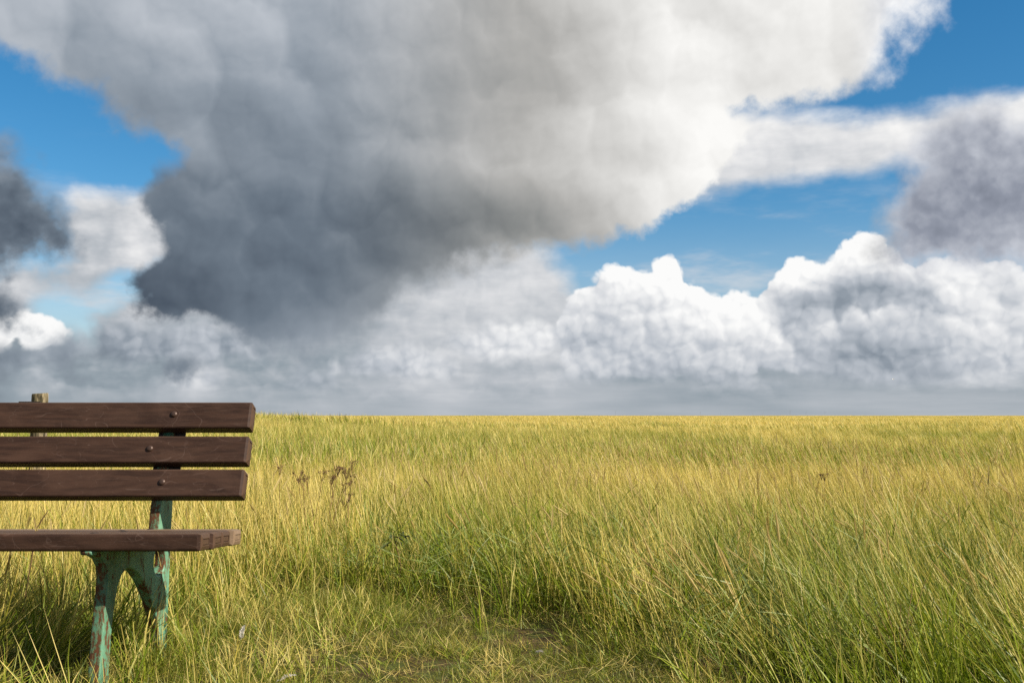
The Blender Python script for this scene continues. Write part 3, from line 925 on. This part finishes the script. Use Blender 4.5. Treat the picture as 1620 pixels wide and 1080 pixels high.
# --- trodden patch
x = rng.uniform(-1.9, 1.3, 14000); y = rng.uniform(2.0, 4.3, 14000)
sz = short_zone(x, y)
keep = (sz > 0.15) & (fnoise(x * 3.0, y * 3.0, 61) + rng.uniform(-0.22, 0.22, len(x)) > 0.42)
x, y = x[keep], y[keep]; n = len(x)
hz = (0.36 + 0.9 * fnoise(x * 2.2, y * 2.2, 62)) * (1 + 1.3 * sst(-x, 0.30, 0.65)) * rng.uniform(0.7, 1.3, n)
tt = tints(x, y, np.zeros(n)); tt[:, 0] = np.clip(0.12 + (fnoise(x * 2.6, y * 2.6, 63) - 0.4) * 1.5, 0, 1); tt[:, 1] = 0.84 + 0.30 * tt[:, 1]
place("short_grass", LAWN, x, y, rng.normal(0, .15, n), rng.normal(0, .15, n), np.ones(n), hz, tt, "short trodden grass in front of the tall field", "grass", 10)

x = rng.uniform(-1.9, 1.6, 2400); y = rng.uniform(2.2, 4.6, 2400)
keep = (rng.random(len(x)) < 0.25 + 0.75 * np.exp(-((short_zone(x, y) - 0.5) / 0.35) ** 2))
x, y = x[keep], y[keep]; n = len(x)
tt = tints(x, y, np.zeros(n)); tt[:, 0] = 0.62 + 0.35 * rng.random(n); tt[:, 1] = 0.78 + 0.22 * rng.random(n)
place("grass_litter", LITTER, x, y, rng.normal(0, .2, n), rng.normal(0, .2, n), np.ones(n), np.ones(n), tt, "dead brown stems lying at the foot of the tall grass", "dead grass", 8, 0.03)

# ------------------------------------------------------------------ bench
def plank_material(name, bleach):
    M = Mat(name)
    rnd = M.n('ShaderNodeObjectInfo').outputs['Random']
    off = M.n('ShaderNodeCombineXYZ'); M.put(off.inputs[0], M.math('MULTIPLY', rnd, 37.0)); M.put(off.inputs[2], M.math('MULTIPLY', rnd, 11.0))
    add = M.n('ShaderNodeVectorMath', operation='ADD'); M.t.links.new(M.coords(), add.inputs[0]); M.t.links.new(off.outputs[0], add.inputs[1])
    P = add.outputs[0]
    def scaled(s):
        m = M.n('ShaderNodeMapping'); M.t.links.new(P, m.inputs[0]); m.inputs['Scale'].default_value = s
        return m.outputs[0]
    grain = M.noise(scaled((6, 60, 60)), 1.0, 6, 0.65, 0.6)
    cloud = M.noise(scaled((4, 9, 9)), 1.0, 4, 0.6, 1.5)
    speck = M.noise(scaled((220, 320, 320)), 1.0, 3, 0.6)
    col = M.mix(M.step(grain, 0.30, 0.72), (0.024, 0.0112, 0.0066), (0.052, 0.0255, 0.0154))
    col = M.mix(M.math('MULTIPLY', M.step(cloud, 0.45, 0.70), 0.5), col, (0.064, 0.032, 0.020))
    col = M.mix(M.math('MULTIPLY', M.step(speck, 0.56, 0.72), 0.40), col, (0.088, 0.054, 0.041))
    # scratches: thin curving lines
    s = None
    for sc, ds, th, seed in (((3.0, 9, 9), 0.5, 0.0055, 0.0), ((6.0, 12, 12), 0.3, 0.007, 3.1), ((2.0, 20, 20), 0.3, 0.008, 7.7), ((14.0, 30, 30), 0.2, 0.010, 5.2)):
        m = M.n('ShaderNodeMapping'); M.t.links.new(P, m.inputs[0]); m.inputs['Scale'].default_value = sc; m.inputs['Location'].default_value = (seed, seed, seed)
        n = M.noise(m.outputs[0], 1.0, 1.5, 0.4, ds)
        line = M.step(M.math('ABSOLUTE', M.math('SUBTRACT', n, 0.5)), th, 0.0)
        part = M.math('MULTIPLY', line, M.step(M.noise(scaled((11 + seed, 13, 13)), 1.0, 2, 0.5), 0.46, 0.60))
        s = part if s is None else M.math('MAXIMUM', s, part)
    col = M.mix(M.math('MULTIPLY', s, 0.28), col, (0.15, 0.10, 0.08))
    # upward faces are mixed towards a paler brown, in patches
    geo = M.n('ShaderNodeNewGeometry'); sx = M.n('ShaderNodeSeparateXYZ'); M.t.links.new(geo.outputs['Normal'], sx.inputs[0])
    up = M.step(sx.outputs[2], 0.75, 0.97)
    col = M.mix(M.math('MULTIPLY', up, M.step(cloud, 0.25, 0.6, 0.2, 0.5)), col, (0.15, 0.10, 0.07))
    end = M.step(sx.outputs[0], 0.45, 0.85)
    col = M.mix(M.math('MULTIPLY', end, 0.55), col, (0.095, 0.055, 0.032))
    if bleach: col = M.mix(bleach, col, M.mix(grain, (0.16, 0.105, 0.065), (0.34, 0.24, 0.15)))
    h = M.math('ADD', M.math('MULTIPLY', grain, 0.6), M.math('ADD', M.math('MULTIPLY', speck, 0.25), M.math('MULTIPLY', s, -0.5)))
    return M.done(M.principled(col, M.step(cloud, 0.3, 0.7, 0.45, 0.65), 0.25, M.bump(h, 0.35, 0.0016)))
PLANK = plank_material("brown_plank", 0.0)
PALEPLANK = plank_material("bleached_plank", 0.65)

def paint_material():
    M = Mat("green_paint_over_rust")
    P = M.coords()
    n1 = M.noise(M.coords((34, 34, 9)), 1.0, 7, 0.68, 0.4)
    n2 = M.noise(M.coords((110, 110, 70)), 1.0, 5, 0.65)
    n3 = M.noise(M.coords((9, 9, 5)), 1.0, 5, 0.6)
    geo = M.n('ShaderNodeNewGeometry'); sx = M.n('ShaderNodeSeparateXYZ'); M.t.links.new(geo.outputs['Normal'], sx.inputs[0])
    front = M.step(M.math('MULTIPLY', sx.outputs[1], -1.0), 0.55, 0.9)
    paint = M.mix(M.step(n3, 0.3, 0.7), (0.038, 0.135, 0.084), (0.150, 0.340, 0.220))
    paint = M.mix(M.step(n2, 0.40, 0.75), paint, (0.18, 0.34, 0.23))
    olive = M.step(M.math('ADD', M.math('MULTIPLY', n1, 0.6), M.math('ADD', M.math('MULTIPLY', n2, 0.4), M.math('MULTIPLY', front, 0.09))), 0.47, 0.60)
    paint = M.mix(M.math('MULTIPLY', olive, 0.7), paint, (0.10, 0.095, 0.030))
    rust = M.mix(n2, (0.024, 0.010, 0.005), (0.150, 0.058, 0.022))
    k = M.math('ADD', M.math('ADD', M.math('MULTIPLY', n1, 0.62), M.math('MULTIPLY', n2, 0.38)), M.math('MULTIPLY', front, 0.075))
    ru = M.step(k, 0.530, 0.600)
    col = M.mix(ru, paint, rust)
    rough = M.step(ru, 0.0, 1.0, 0.45, 0.85)
    return M.done(M.principled(col, rough, 0.35, M.bump(M.math('SUBTRACT', M.math('MULTIPLY', n2, 0.4), ru), 0.5, 0.0012)))
PAINT = paint_material()

def simple(name, color, rough=0.6, spec=0.3, metallic=0.0, var=0.3, scale=30.0, bump=0.2):
    M = Mat(name)
    n = M.noise(M.coords(), scale, 5, 0.6)
    dark = tuple(c * (1 - var) for c in color); lite = tuple(min(1, c * (1 + var)) for c in color)
    return M.done(M.principled(M.mix(n, dark, lite), rough, spec, M.bump(n, bump, 0.002), metallic))
BOLT = simple("bronze_bolt", (0.060, 0.034, 0.024), 0.42, 0.5, 0.35, 0.35, 200, 0.1)
DARKSTEEL = simple("dark_steel", (0.030, 0.022, 0.018), 0.6, 0.4, 0.2, 0.4, 60)

def plank_mesh(length, w, t, edge=0.006, endb=0.010):
    """board along X: rounded long edges, chamfered ends, a plug outline sunk in each end"""
    bm = bmesh.new()
    bmesh.ops.create_cube(bm, size=1.0)
    for v in bm.verts: v.co = Vector((v.co.x * length, v.co.y * t, v.co.z * w))
    bmesh.ops.bevel(bm, geom=[e for e in bm.edges if abs(e.verts[0].co.x - e.verts[1].co.x) < 1e-6], offset=endb, segments=2, profile=0.55, affect='EDGES')
    bm.edges.ensure_lookup_table()
    bmesh.ops.bevel(bm, geom=[e for e in bm.edges if abs(e.verts[0].co.x - e.verts[1].co.x) > length * 0.5], offset=edge, segments=3, profile=0.5, affect='EDGES')
    ends = [f for f in bm.faces if abs(f.normal.x) > 0.99 and f.calc_area() > 0.2 * w * t]
    bmesh.ops.inset_individual(bm, faces=ends, thickness=0.0035, depth=0.0)
    bmesh.ops.inset_individual(bm, faces=ends, thickness=0.0012, depth=-0.004)
    bmesh.ops.inset_individual(bm, faces=ends, thickness=0.0022, depth=0.003)
    me = from_bm("plank", bm)
    return me

def dome_mesh(r, h, seg=14):
    vs, fs = [], []
    prof = [(r * 1.0, 0.0), (r * 0.97, h * 0.35), (r * 0.8, h * 0.72), (r * 0.45, h * 0.95)]
    for (q, z) in prof:
        for k in range(seg):
            a = 2 * math.pi * k / seg
            vs.append((q * math.cos(a), -z, q * math.sin(a)))
    top = len(vs); vs.append((0, -h, 0))
    for i in range(len(prof) - 1):
        for k in range(seg):
            j = (k + 1) % seg
            fs.append((i * seg + k, i * seg + j, (i + 1) * seg + j, (i + 1) * seg + k))
    b = (len(prof) - 1) * seg
    for k in range(seg): fs.append((b + k, b + (k + 1) % seg, top))
    return mesh_from("bolt", vs, fs, True)

BX0, BX1 = -2.617, -0.817                       # ends of the boards
BLEN = BX1 - BX0
root = empty("bench", (-1.72, 2.9, 0.0))
tag(root, "brown slatted bench with rusty green legs standing at the left", "bench")
rel = lambda x, y, z: (x - root.location.x, y - root.location.y, z)
ST, BT = 0.046, 0.050
bolt_me = dome_mesh(0.0108, 0.007)
bolt_me.materials.append(BOLT)
seat_bolt = dome_mesh(0.011, 0.003); seat_bolt.materials.append(DARKSTEEL)
back_me = plank_mesh(BLEN, 0.087, BT)
seat_me = plank_mesh(BLEN, 0.084, ST, 0.008, 0.012)
# seat: falls three centimetres towards the back
sl = math.atan2(-0.030, 0.38)
sd_ = Vector((0, math.cos(sl), math.sin(sl))); sn_ = Vector((0, -math.sin(sl), math.cos(sl)))
dx_end = [0.0, 0.004, -0.001, 0.006]
for i in range(4):
    c = Vector((0, 2.65, 0.440)) + sd_ * (0.044 + i * 0.0965) - sn_ * (ST / 2)
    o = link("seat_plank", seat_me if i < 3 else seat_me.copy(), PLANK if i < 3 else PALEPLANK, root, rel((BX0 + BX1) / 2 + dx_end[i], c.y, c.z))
    o.rotation_euler = (-math.pi / 2 + sl + (0.03 if i == 1 else 0), 0, 0)     # board's face turned up
    for bx in (-1.10, -2.30):
        bo = link("bolt", seat_bolt, None, o)
        bo.location = (bx - (BX0 + BX1) / 2 + (0.02 if i % 2 else -0.015), -ST / 2 + 0.0008, 0.004 if i % 2 else -0.006)
# back: leans away by twenty degrees
ba = R(21.5)
up_ = Vector((0, math.sin(ba), math.cos(ba))); fr_ = Vector((0, -math.cos(ba), math.sin(ba)))
lower = [(3.119, 0.7165), (3.080, 0.6107), (3.0435, 0.5105)]
bolt_x = [-1.061, -1.121, -1.066]
for i, (yy, zz) in enumerate(lower):
    c = Vector((0, yy, zz)) + up_ * (0.087 / 2 - 0.005) - fr_ * (BT / 2)
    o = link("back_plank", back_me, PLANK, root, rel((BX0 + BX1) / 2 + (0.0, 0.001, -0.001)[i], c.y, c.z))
    o.rotation_euler = (-ba, 0, 0)
    for k in range(2):
        bo = link("bolt", bolt_me, None, o)
        bo.location = (bolt_x[i] - 1.2 * k - (BX0 + BX1) / 2, -BT / 2 + 0.0005, 0.002)

def frame_mesh():
    """cast side frame: two legs joined by an arch, a round eye, and the post that carries the back"""
    out = [(2.708, -.04), (2.714, .05), (2.728, .18), (2.742, .27), (2.746, .31), (2.738, .343), (2.716, .366), (2.685, .379), (2.655, .384), (2.652, .394),
           (2.80, .3815), (2.95, .3695), (3.058, .3605), (3.068, .40), (3.075, .455), (3.086, .496), (3.188, .778), (3.232, .764), (3.19, .62), (3.172, .48), (3.162, .36), (3.157, .2), (3.152, -.04),
           (3.104, -.04), (3.100, .07), (3.076, .135), (3.027, .206), (2.975, .264), (2.932, .297), (2.897, .313), (2.863, .318), (2.833, .306), (2.809, .275), (2.793, .225), (2.779, .15), (2.772, .06), (2.769, -.04)]
    cu = bpy.data.curves.new("frame_outline", 'CURVE')
    cu.dimensions = '2D'; cu.fill_mode = 'BOTH'; cu.extrude = 0.0130; cu.bevel_depth = 0.0035; cu.bevel_resolution = 1
    cu.offset = -0.0035
    def spline(pts):
        sp = cu.splines.new('POLY'); sp.points.add(len(pts) - 1); sp.use_cyclic_u = True
        for p, q in zip(sp.points, pts): p.co = (q[0], q[1], 0, 1)
    spline(out)
    spline([(3.082 + 0.040 * math.cos(a), 0.309 + 0.046 * math.sin(a)) for a in np.linspace(0, 2 * math.pi, 28, endpoint=False)])
    tmp = bpy.data.objects.new("tmp", cu); COL.objects.link(tmp)
    dg = bpy.context.evaluated_depsgraph_get()
    me = bpy.data.meshes.new_from_object(tmp.evaluated_get(dg))
    bpy.data.objects.remove(tmp); bpy.data.curves.remove(cu)
    # (y, z, thickness) -> world axes, origin at the front foot
    me.transform(Matrix(((0, 0, 1, 0), (1, 0, 0, -2.72), (0, 1, 0, 0), (0, 0, 0, 1))))
    me.name = "side_frame"
    return me

fm = frame_mesh()
def box_mesh(name, sx, sy, sz, bev=0.002):
    bm = bmesh.new(); bmesh.ops.create_cube(bm, size=1.0)
    for v in bm.verts: v.co = Vector((v.co.x * sx, v.co.y * sy, v.co.z * sz))
    bmesh.ops.bevel(bm, geom=bm.edges[:], offset=bev, segments=1, affect='EDGES')
    return from_bm(name, bm)
plate_me = box_mesh("mounting_plate", 0.086, 0.007, 0.262)
strap_me = box_mesh("seat_bracket", 0.046, 0.38, 0.006)
for fx in (-1.117, -2.317):
    f = link("side_frame", fm, PAINT, root, rel(fx, 2.72, 0.0))
    f.rotation_euler = (0, 0, R(-4.0))
    mp = link("mounting_plate", plate_me, DARKSTEEL, f)
    c = Vector((0, 3.0655, 0.503)) + up_ * 0.150 - fr_ * (BT + 0.0045 - 0.02)
    mp.location = (0.008, c.y - 2.72, c.z); mp.rotation_euler = (-ba, 0, R(4.0))
    sb = link("seat_bracket", strap_me, PAINT, f)
    sb.location = (0.0, 0.135, 0.384); sb.rotation_euler = (sl, 0, 0)

# ------------------------------------------------------------------ wooden post behind the bench
def post_material():
    M = Mat("weathered_post")
    n = M.noise(M.coords((45, 45, 9)), 1.0, 3, 0.6, 0.8); m = M.noise(M.coords(), 25.0, 4, 0.6)
    col = M.ramp(n, [(0.36, (0.030, 0.025, 0.014)), (0.50, (0.11, 0.09, 0.05)), (0.66, (0.27, 0.22, 0.14))])
    col = M.mix(M.math('MULTIPLY', M.step(m, 0.5, 0.7), 0.5), col, (0.09, 0.085, 0.035))
    return M.done(M.principled(col, 0.85, 0.2, M.bump(n, 0.8, 0.006)))
pt = at(62.5, 640, 8.2)
proot = empty("wooden_post", (pt.x, 8.2, float(ground_z(pt.x, 8.2))))
tag(proot, "weathered round timber post rising behind the bench back", "post")
vs, fs = [], []
rr = random.Random(5); seg = 20
PH = at(62.5, 622, 8.2).z - proot.location.z
lv = [(-0.15, 1.0), (0.3, 1.0), (0.6, 1.0), (PH - 0.04, 0.99), (PH - 0.006, 0.965), (PH, 0.90)]
for (z, k) in lv:
    for j in range(seg):
        a = 2 * math.pi * j / seg
        q = 0.0625 * k * (1 + 0.04 * math.sin(3 * a + 1) + 0.03 * math.sin(7 * a))
        vs.append((q * math.cos(a), q * math.sin(a), z + (0.004 * math.sin(a + 1) if z > 0.8 else 0)))
top = len(vs); vs.append((0, 0, PH - 0.003))
for i in range(len(lv) - 1):
    for j in range(seg):
        k = (j + 1) % seg
        fs.append((i * seg + j, i * seg + k, (i + 1) * seg + k, (i + 1) * seg + j))
b0 = (len(lv) - 1) * seg
for j in range(seg): fs.append((b0 + j, b0 + (j + 1) % seg, top))
link("timber", mesh_from("timber", vs, fs, True), post_material(), proot)
cb = link("crossbar", box_mesh("crossbar", 0.180, 0.016, 0.045), DARKSTEEL, proot)
cb.location = (-0.045, -0.071, PH - 0.090)

# ------------------------------------------------------------------ weeds, dead stalks, down
def tube(vs, fs, pts, radii, sides=5):
    b = len(vs)
    for i, p in enumerate(pts):
        d = (pts[min(i + 1, len(pts) - 1)] - pts[max(i - 1, 0)]).normalized()
        u = d.orthogonal().normalized(); w = d.cross(u)
        for k in range(sides):
            a = 2 * math.pi * k / sides
            vs.append(p + (u * math.cos(a) + w * math.sin(a)) * radii[i])
    for i in range(len(pts) - 1):
        for k in range(sides):
            j = (k + 1) % sides
            fs.append((b + i * sides + k, b + i * sides + j, b + (i + 1) * sides + j, b + (i + 1) * sides + k))

def leaf(vs, fs, p, d, n, L, w, fold=0.2):
    """a folded lance-shaped leaf"""
    d = d.normalized(); s = d.cross(n).normalized(); n = s.cross(d)
    b = len(vs)
    prof = [(0, 0.06), (0.25, 0.8), (0.55, 1.0), (0.82, 0.55), (1.0, 0.02)]
    for (t, k) in prof:
        c = p + d * (L * t) - n * (L * 0.25 * t * t)
        vs += [c - s * (w * 0.5 * k) + n * (w * fold * k), c, c + s * (w * 0.5 * k) + n * (w * fold * k)]
    for i in range(len(prof) - 1):
        a = b + i * 3
        fs += [(a, a + 1, a + 4, a + 3), (a + 1, a + 2, a + 5, a + 4)]

BROWNWEED = simple("withered_brown", (0.13, 0.080, 0.040), 0.9, 0.1, 0, 0.5, 80)
STEM = simple("dry_stem", (0.20, 0.13, 0.05), 0.8, 0.2, 0, 0.4, 60)
DARKLEAF = simple("dark_leaf", (0.055, 0.070, 0.018), 0.7, 0.3, 0, 0.5, 60)
REDLEAF = simple("red_brown_leaf", (0.16, 0.055, 0.02), 0.7, 0.3, 0, 0.5, 60)
def leafmat():
    M = Mat("weed_leaf")
    n = M.noise(M.coords(), 40.0, 3, 0.5)
    col = M.mix(n, (0.10, 0.135, 0.022), (0.26, 0.28, 0.055))
    pr = M.principled(col, 0.55, 0.3)
    tr = M.n('ShaderNodeBsdfTranslucent'); M.put(tr.inputs['Color'], col)
    mx = M.n('ShaderNodeMixShader'); mx.inputs[0].default_value = 0.3
    M.t.links.new(pr, mx.inputs[1]); M.t.links.new(tr.outputs[0], mx.inputs[2])
    return M.done(mx.outputs[0])
WEEDLEAF = leafmat()

def umbel_weed(px, py, Y, seed, label, stems=3, spread=0.07, size=1.0):
    """withered plant: forked stems that carry flat brown heads"""
    r = random.Random(seed)
    tp = at(px, py, Y); gz = float(ground_z(tp.x, Y))
    e = empty("withered_weed", (tp.x, Y, gz))
    tag(e, label, "weed", "withered weeds in the tall grass")
    H = tp.z - gz
    sv, sf = [], []
    for k in range(stems):
        hv, hf = [], []
        a = r.uniform(0, 6.28); q = spread * r.uniform(0.2, 1)
        tip = Vector((q * math.cos(a), q * math.sin(a), H * r.uniform(0.82, 1.0)))
        mid = tip * 0.55; mid.z = tip.z * 0.62
        tube(sv, sf, [Vector((0, 0, -0.02)), mid, tip], [0.003, 0.0024, 0.0016], 4)
        for j in range(6):
            b = r.uniform(0, 6.28); c = tip + Vector((math.cos(b), math.sin(b), r.uniform(0.3, 0.9))) * r.uniform(0.015, 0.038) * size
            tube(sv, sf, [mid.lerp(tip, 0.8), c], [0.0013, 0.0009], 3)
            for m in range(9):
                p = c + Vector((r.gauss(0, .010), r.gauss(0, .010), r.gauss(0, .005))) * size
                s = r.uniform(0.0025, 0.006) * size
                leaf(hv, hf, p, Vector((r.gauss(0, 1), r.gauss(0, 1), r.gauss(0.4, 1))), Vector((r.gauss(0, 1), r.gauss(0, 1), 1.2)), s * 2.2, s * 1.5)
        link("seed_head", mesh_from("seed_head", hv, hf), BROWNWEED, e)
    link("stem", mesh_from("stem", sv, sf), STEM, e)

umbel_weed(489, 745, 5.0, 1, "brown withered weed at the left end of the dark row behind the bench end", 3, 0.10, 0.8)
umbel_weed(509, 743, 5.1, 2, "broad brown withered weed in the middle of the dark row", 4, 0.14, 0.85)
umbel_weed(543, 735, 5.3, 3, "tallest withered weed with a dark flat head in the left field", 3, 0.12, 0.75)
umbel_weed(522, 744, 5.4, 4, "low brown withered weed just left of the tallest one", 2, 0.08, 0.8)
umbel_weed(560, 730, 6.0, 5, "thin pale brown weed head right of the tallest one", 1, 0.02, 0.8)
umbel_weed(443, 728, 5.6, 6, "small brown weed head near the end of the bench back", 1, 0.03, 0.8)
umbel_weed(553, 777, 4.9, 7, "reddish brown weed head below the dark row of weeds", 2, 0.06, 0.6)
umbel_weed(1303, 738, 6.4, 8, "lone brown forked weed standing in the right half of the field", 2, 0.08, 0.7)

def curly_dock(px, py, Y, seed, label, mat):
    """a few curled leaves on a bent stem"""
    r = random.Random(seed)
    c = at(px, py, Y); gz = float(ground_z(c.x, Y))
    e = empty("dock_plant", (c.x, Y, gz))
    tag(e, label, "weed")
    sv, sf, lv_, lf = [], [], [], []
    H = c.z - gz
    tube(sv, sf, [Vector((0.01, 0, -0.02)), Vector((0.02, 0, H * 0.5)), Vector((0.0, -0.01, H * 0.85)), Vector((-0.01, -0.02, H))], [0.004, 0.0035, 0.003, 0.0015], 5)
    for k in range(9):
        a = r.uniform(0, 6.28); z = H * r.uniform(0.80, 1.05)
        leaf(lv_, lf, Vector((r.gauss(0, .02), -0.02 + r.gauss(0, .01), z)), Vector((math.cos(a), math.sin(a) - .5, r.uniform(-.2, .5))), Vector((0, 0, 1)), r.uniform(0.03, 0.065), r.uniform(0.010, 0.018), 0.5)
    link("stem", mesh_from("stem", sv, sf, True), STEM, e)
    link("leaf", mesh_from("leaf", lv_, lf, True), mat, e)
curly_dock(627, 846, 4.25, 3, "dark curled dock leaves in the grass left of the picture's middle", DARKLEAF)
curly_dock(1077, 862, 4.05, 9, "red brown curled leaf sticking out of the grass right of the middle", REDLEAF)

def orache(px, py, Y, seed, label):
    """bushy upright weed with many small pale leaves"""
    r = random.Random(seed)
    g = on_ground(px, py)
    e = empty("leafy_weed", (g.x, Y, float(ground_z(g.x, Y))))
    tag(e, label, "weed")
    sv, sf, lv_, lf = [], [], [], []
    for k in range(9):
        a = r.uniform(0, 6.28); lean = r.uniform(0.02, 0.16); H = r.uniform(0.17, 0.33)
        pts = [Vector((math.cos(a) * lean * t * t * 0.9 - 0.05 * t * t + r.gauss(0, .004), math.sin(a) * lean * t * t * 0.9, H * t)) for t in (0, .25, .5, .75, 1)]
        tube(sv, sf, pts, [0.0024, 0.002, 0.0017, 0.0013, 0.0008], 4)
        for j in range(46):
            t = r.uniform(0.12, 1.0); i = min(3, int(t * 4)); p = pts[i].lerp(pts[i + 1], t * 4 - i)
            b = r.uniform(0, 6.28)
            leaf(lv_, lf, p, Vector((math.cos(b), math.sin(b), r.uniform(0.1, 0.9))), Vector((0, 0, 1)), r.uniform(0.008, 0.020) * (1.25 - 0.6 * t), r.uniform(0.004, 0.008))
    link("stem", mesh_from("stem", sv, sf, True), STEM, e)
    link("foliage", mesh_from("foliage", lv_, lf, True), WEEDLEAF, e)
orache(1408, 1100, 2.66, 4, "bushy weed with small pale green leaves at the lower right")

# dark bare stalk seen over the seat
s0, s1, s2 = at(58, 836, 3.55), at(66, 822, 3.55), at(77, 806, 3.55)
sv, sf = [], []
base = Vector((s0.x - 0.05, 3.55, float(ground_z(s0.x, 3.55)) - 0.02))
o_ = Vector((base.x, base.y, 0))
tube(sv, sf, [base - o_, s0 - o_, s1 - o_, s2 - o_], [0.0028, 0.0024, 0.0026, 0.0010], 5)
st = link("dead_stalk", mesh_from("dead_stalk", sv, sf, True), BROWNWEED, None, o_)
tag(st, "dark bare stalk slanting up over the bench seat", "stalk")

def downmat():
    M = Mat("white_down")
    pr = M.principled((0.78, 0.74, 0.67), 0.8, 0.1)
    tr = M.n('ShaderNodeBsdfTranslucent'); tr.inputs['Color'].default_value = (0.8, 0.76, 0.7, 1)
    mx = M.n('ShaderNodeMixShader'); mx.inputs[0].default_value = 0.4
    M.t.links.new(pr, mx.inputs[1]); M.t.links.new(tr.outputs[0], mx.inputs[2])
    return M.done(mx.outputs[0])
DOWN = downmat()
def feather(px, py, z, length, width, yaw, rise, label, seed):
    """downy feather: a shaft with a fan of soft barbs on both sides"""
    r = random.Random(seed)
    g = on_ground(px, py, z)
    e = empty("feather", (g.x, g.y, z))
    e.rotation_euler = (0, -rise, yaw)
    tag(e, label, "feather", "white feathers in the grass")
    sv, sf, bv, bf = [], [], [], []
    pts = [Vector((length * t - length / 2, 0, 0.10 * length * math.sin(math.pi * t))) for t in np.linspace(0, 1, 7)]
    tube(sv, sf, pts, [0.0007] * 6 + [0.0003], 4)
    for k in range(190):
        t = r.uniform(0.08, 1.0); i = min(5, int(t * 6)); p = pts[i].lerp(pts[i + 1], t * 6 - i)
        s = r.choice((-1, 1)); w = width * (0.35 + 0.65 * math.sin(math.pi * min(1, t * 0.95 + 0.12))) * r.uniform(0.6, 1.1)
        d = Vector((r.uniform(0.3, 1.2), s * 1.0, r.uniform(-0.15, 0.55))).normalized()
        q = p + d * w * 0.55; q2 = p + d * w + Vector((0, 0, r.uniform(-.2, .25) * w))
        h = Vector((0.0011, 0, 0.0004)); b = len(bv)
        bv += [p - h, p + h, q + h, q - h, q2]
        bf += [(b, b + 1, b + 2, b + 3), (b + 3, b + 2, b + 4)]
    link("shaft", mesh_from("shaft", sv, sf, True), DOWN, e)
    link("vane", mesh_from("vane", bv, bf), DOWN, e)
feather(384, 1000, 0.080, 0.044, 0.011, R(75), R(62), "small white feather stuck upright in grass right of the bench leg", 1)
feather(452, 1073, 0.050, 0.055, 0.012, R(25), R(14), "white feather lying on short grass at the bottom edge", 2)
feather(853, 1031, 0.055, 0.026, 0.012, R(-40), R(10), "tuft of white down on the short grass near the middle", 3)

# ------------------------------------------------------------------ far away: wind turbines, a gull
HAZETINT = simple("turbine_paint", (0.22, 0.25, 0.29), 0.6, 0.2, 0, 0.05, 1.0, 0.0)  # distance haze is put into this blue-grey base colour
def turbine(px, H, Y, spin, label):
    g = at(px, 657, Y)
    z0 = float(ground_z(g.x, Y)) - 1.0
    e = empty("wind_turbine", (g.x, Y, z0))
    tag(e, label, "wind turbine", "wind turbines on the horizon")
    vs, fs = [], []
    tube(vs, fs, [Vector((0, 0, 0)), Vector((0, 0, H))], [H * 0.022, H * 0.014], 8)
    link("tower", mesh_from("tower", vs, fs, True), HAZETINT, e)
    n = link("nacelle", box_mesh("nacelle", H * 0.035, H * 0.09, H * 0.035, H * 0.004), HAZETINT, e); n.location = (0, 0, H)
    vs, fs = [], []
    for k in range(3):
        a = spin + k * 2.0944; d = Vector((math.cos(a), 0, math.sin(a)))
        tube(vs, fs, [Vector((0, -H * 0.05, 0)), d * H * 0.18 + Vector((0, -H * 0.05, 0)), d * H * 0.5 + Vector((0, -H * 0.05, 0))], [H * 0.010, H * 0.014, H * 0.003], 5)
    rt = link("rotor", mesh_from("rotor", vs, fs, True), HAZETINT, e); rt.location = (0, 0, H)
for k, (px, H, label) in enumerate(((974, 42, "lone pale wind turbine left of the others on the horizon"), (1108, 30, "short wind turbine on the horizon, left of the row"),
        (1140, 22, "tiny wind turbine second in the row on the horizon"), (1160, 24, "tiny wind turbine third in the row on the horizon"), (1191, 24, "small wind turbine in the middle of the horizon row"),
        (1207, 26, "small wind turbine right of the middle of the horizon row"), (1250, 46, "tallest wind turbine on the horizon"), (1275, 30, "wind turbine just right of the tallest one"),
        (1305, 34, "rightmost wind turbine of the horizon row"))):
    turbine(px, H, 9000 + 130 * k, 0.4 + k * 0.7, label)

GULLMAT = simple("gull_white", (0.75, 0.74, 0.72), 0.7, 0.2, 0, 0.05, 5.0, 0.0)
gp = at(1413, 600, 160)
vs, fs = [], []
tube(vs, fs, [Vector((-.22, 0, 0)), Vector((-.10, 0, .01)), Vector((.06, 0, .01)), Vector((.20, 0, .03)), Vector((.25, 0, .03))], [.01, .055, .06, .035, .008], 8)
for s in (-1, 1):
    b = len(vs)
    vs += [Vector((.08, s * .04, .02)), Vector((-.08, s * .04, .02)), Vector((.13, s * .30, .16)), Vector((-.03, s * .30, .16)), Vector((-.02, s * .62, .10)), Vector((-.07, s * .60, .10))]
    fs += [(b, b + 1, b + 3, b + 2), (b + 2, b + 3, b + 5, b + 4)]
gull = link("gull", mesh_from("gull", vs, fs, True), GULLMAT, None, gp)
gull.rotation_euler = (0, 0, R(20)); gull.scale = (0.7, 0.7, 0.7)
tag(gull, "tiny white gull flying low over the right horizon", "bird")
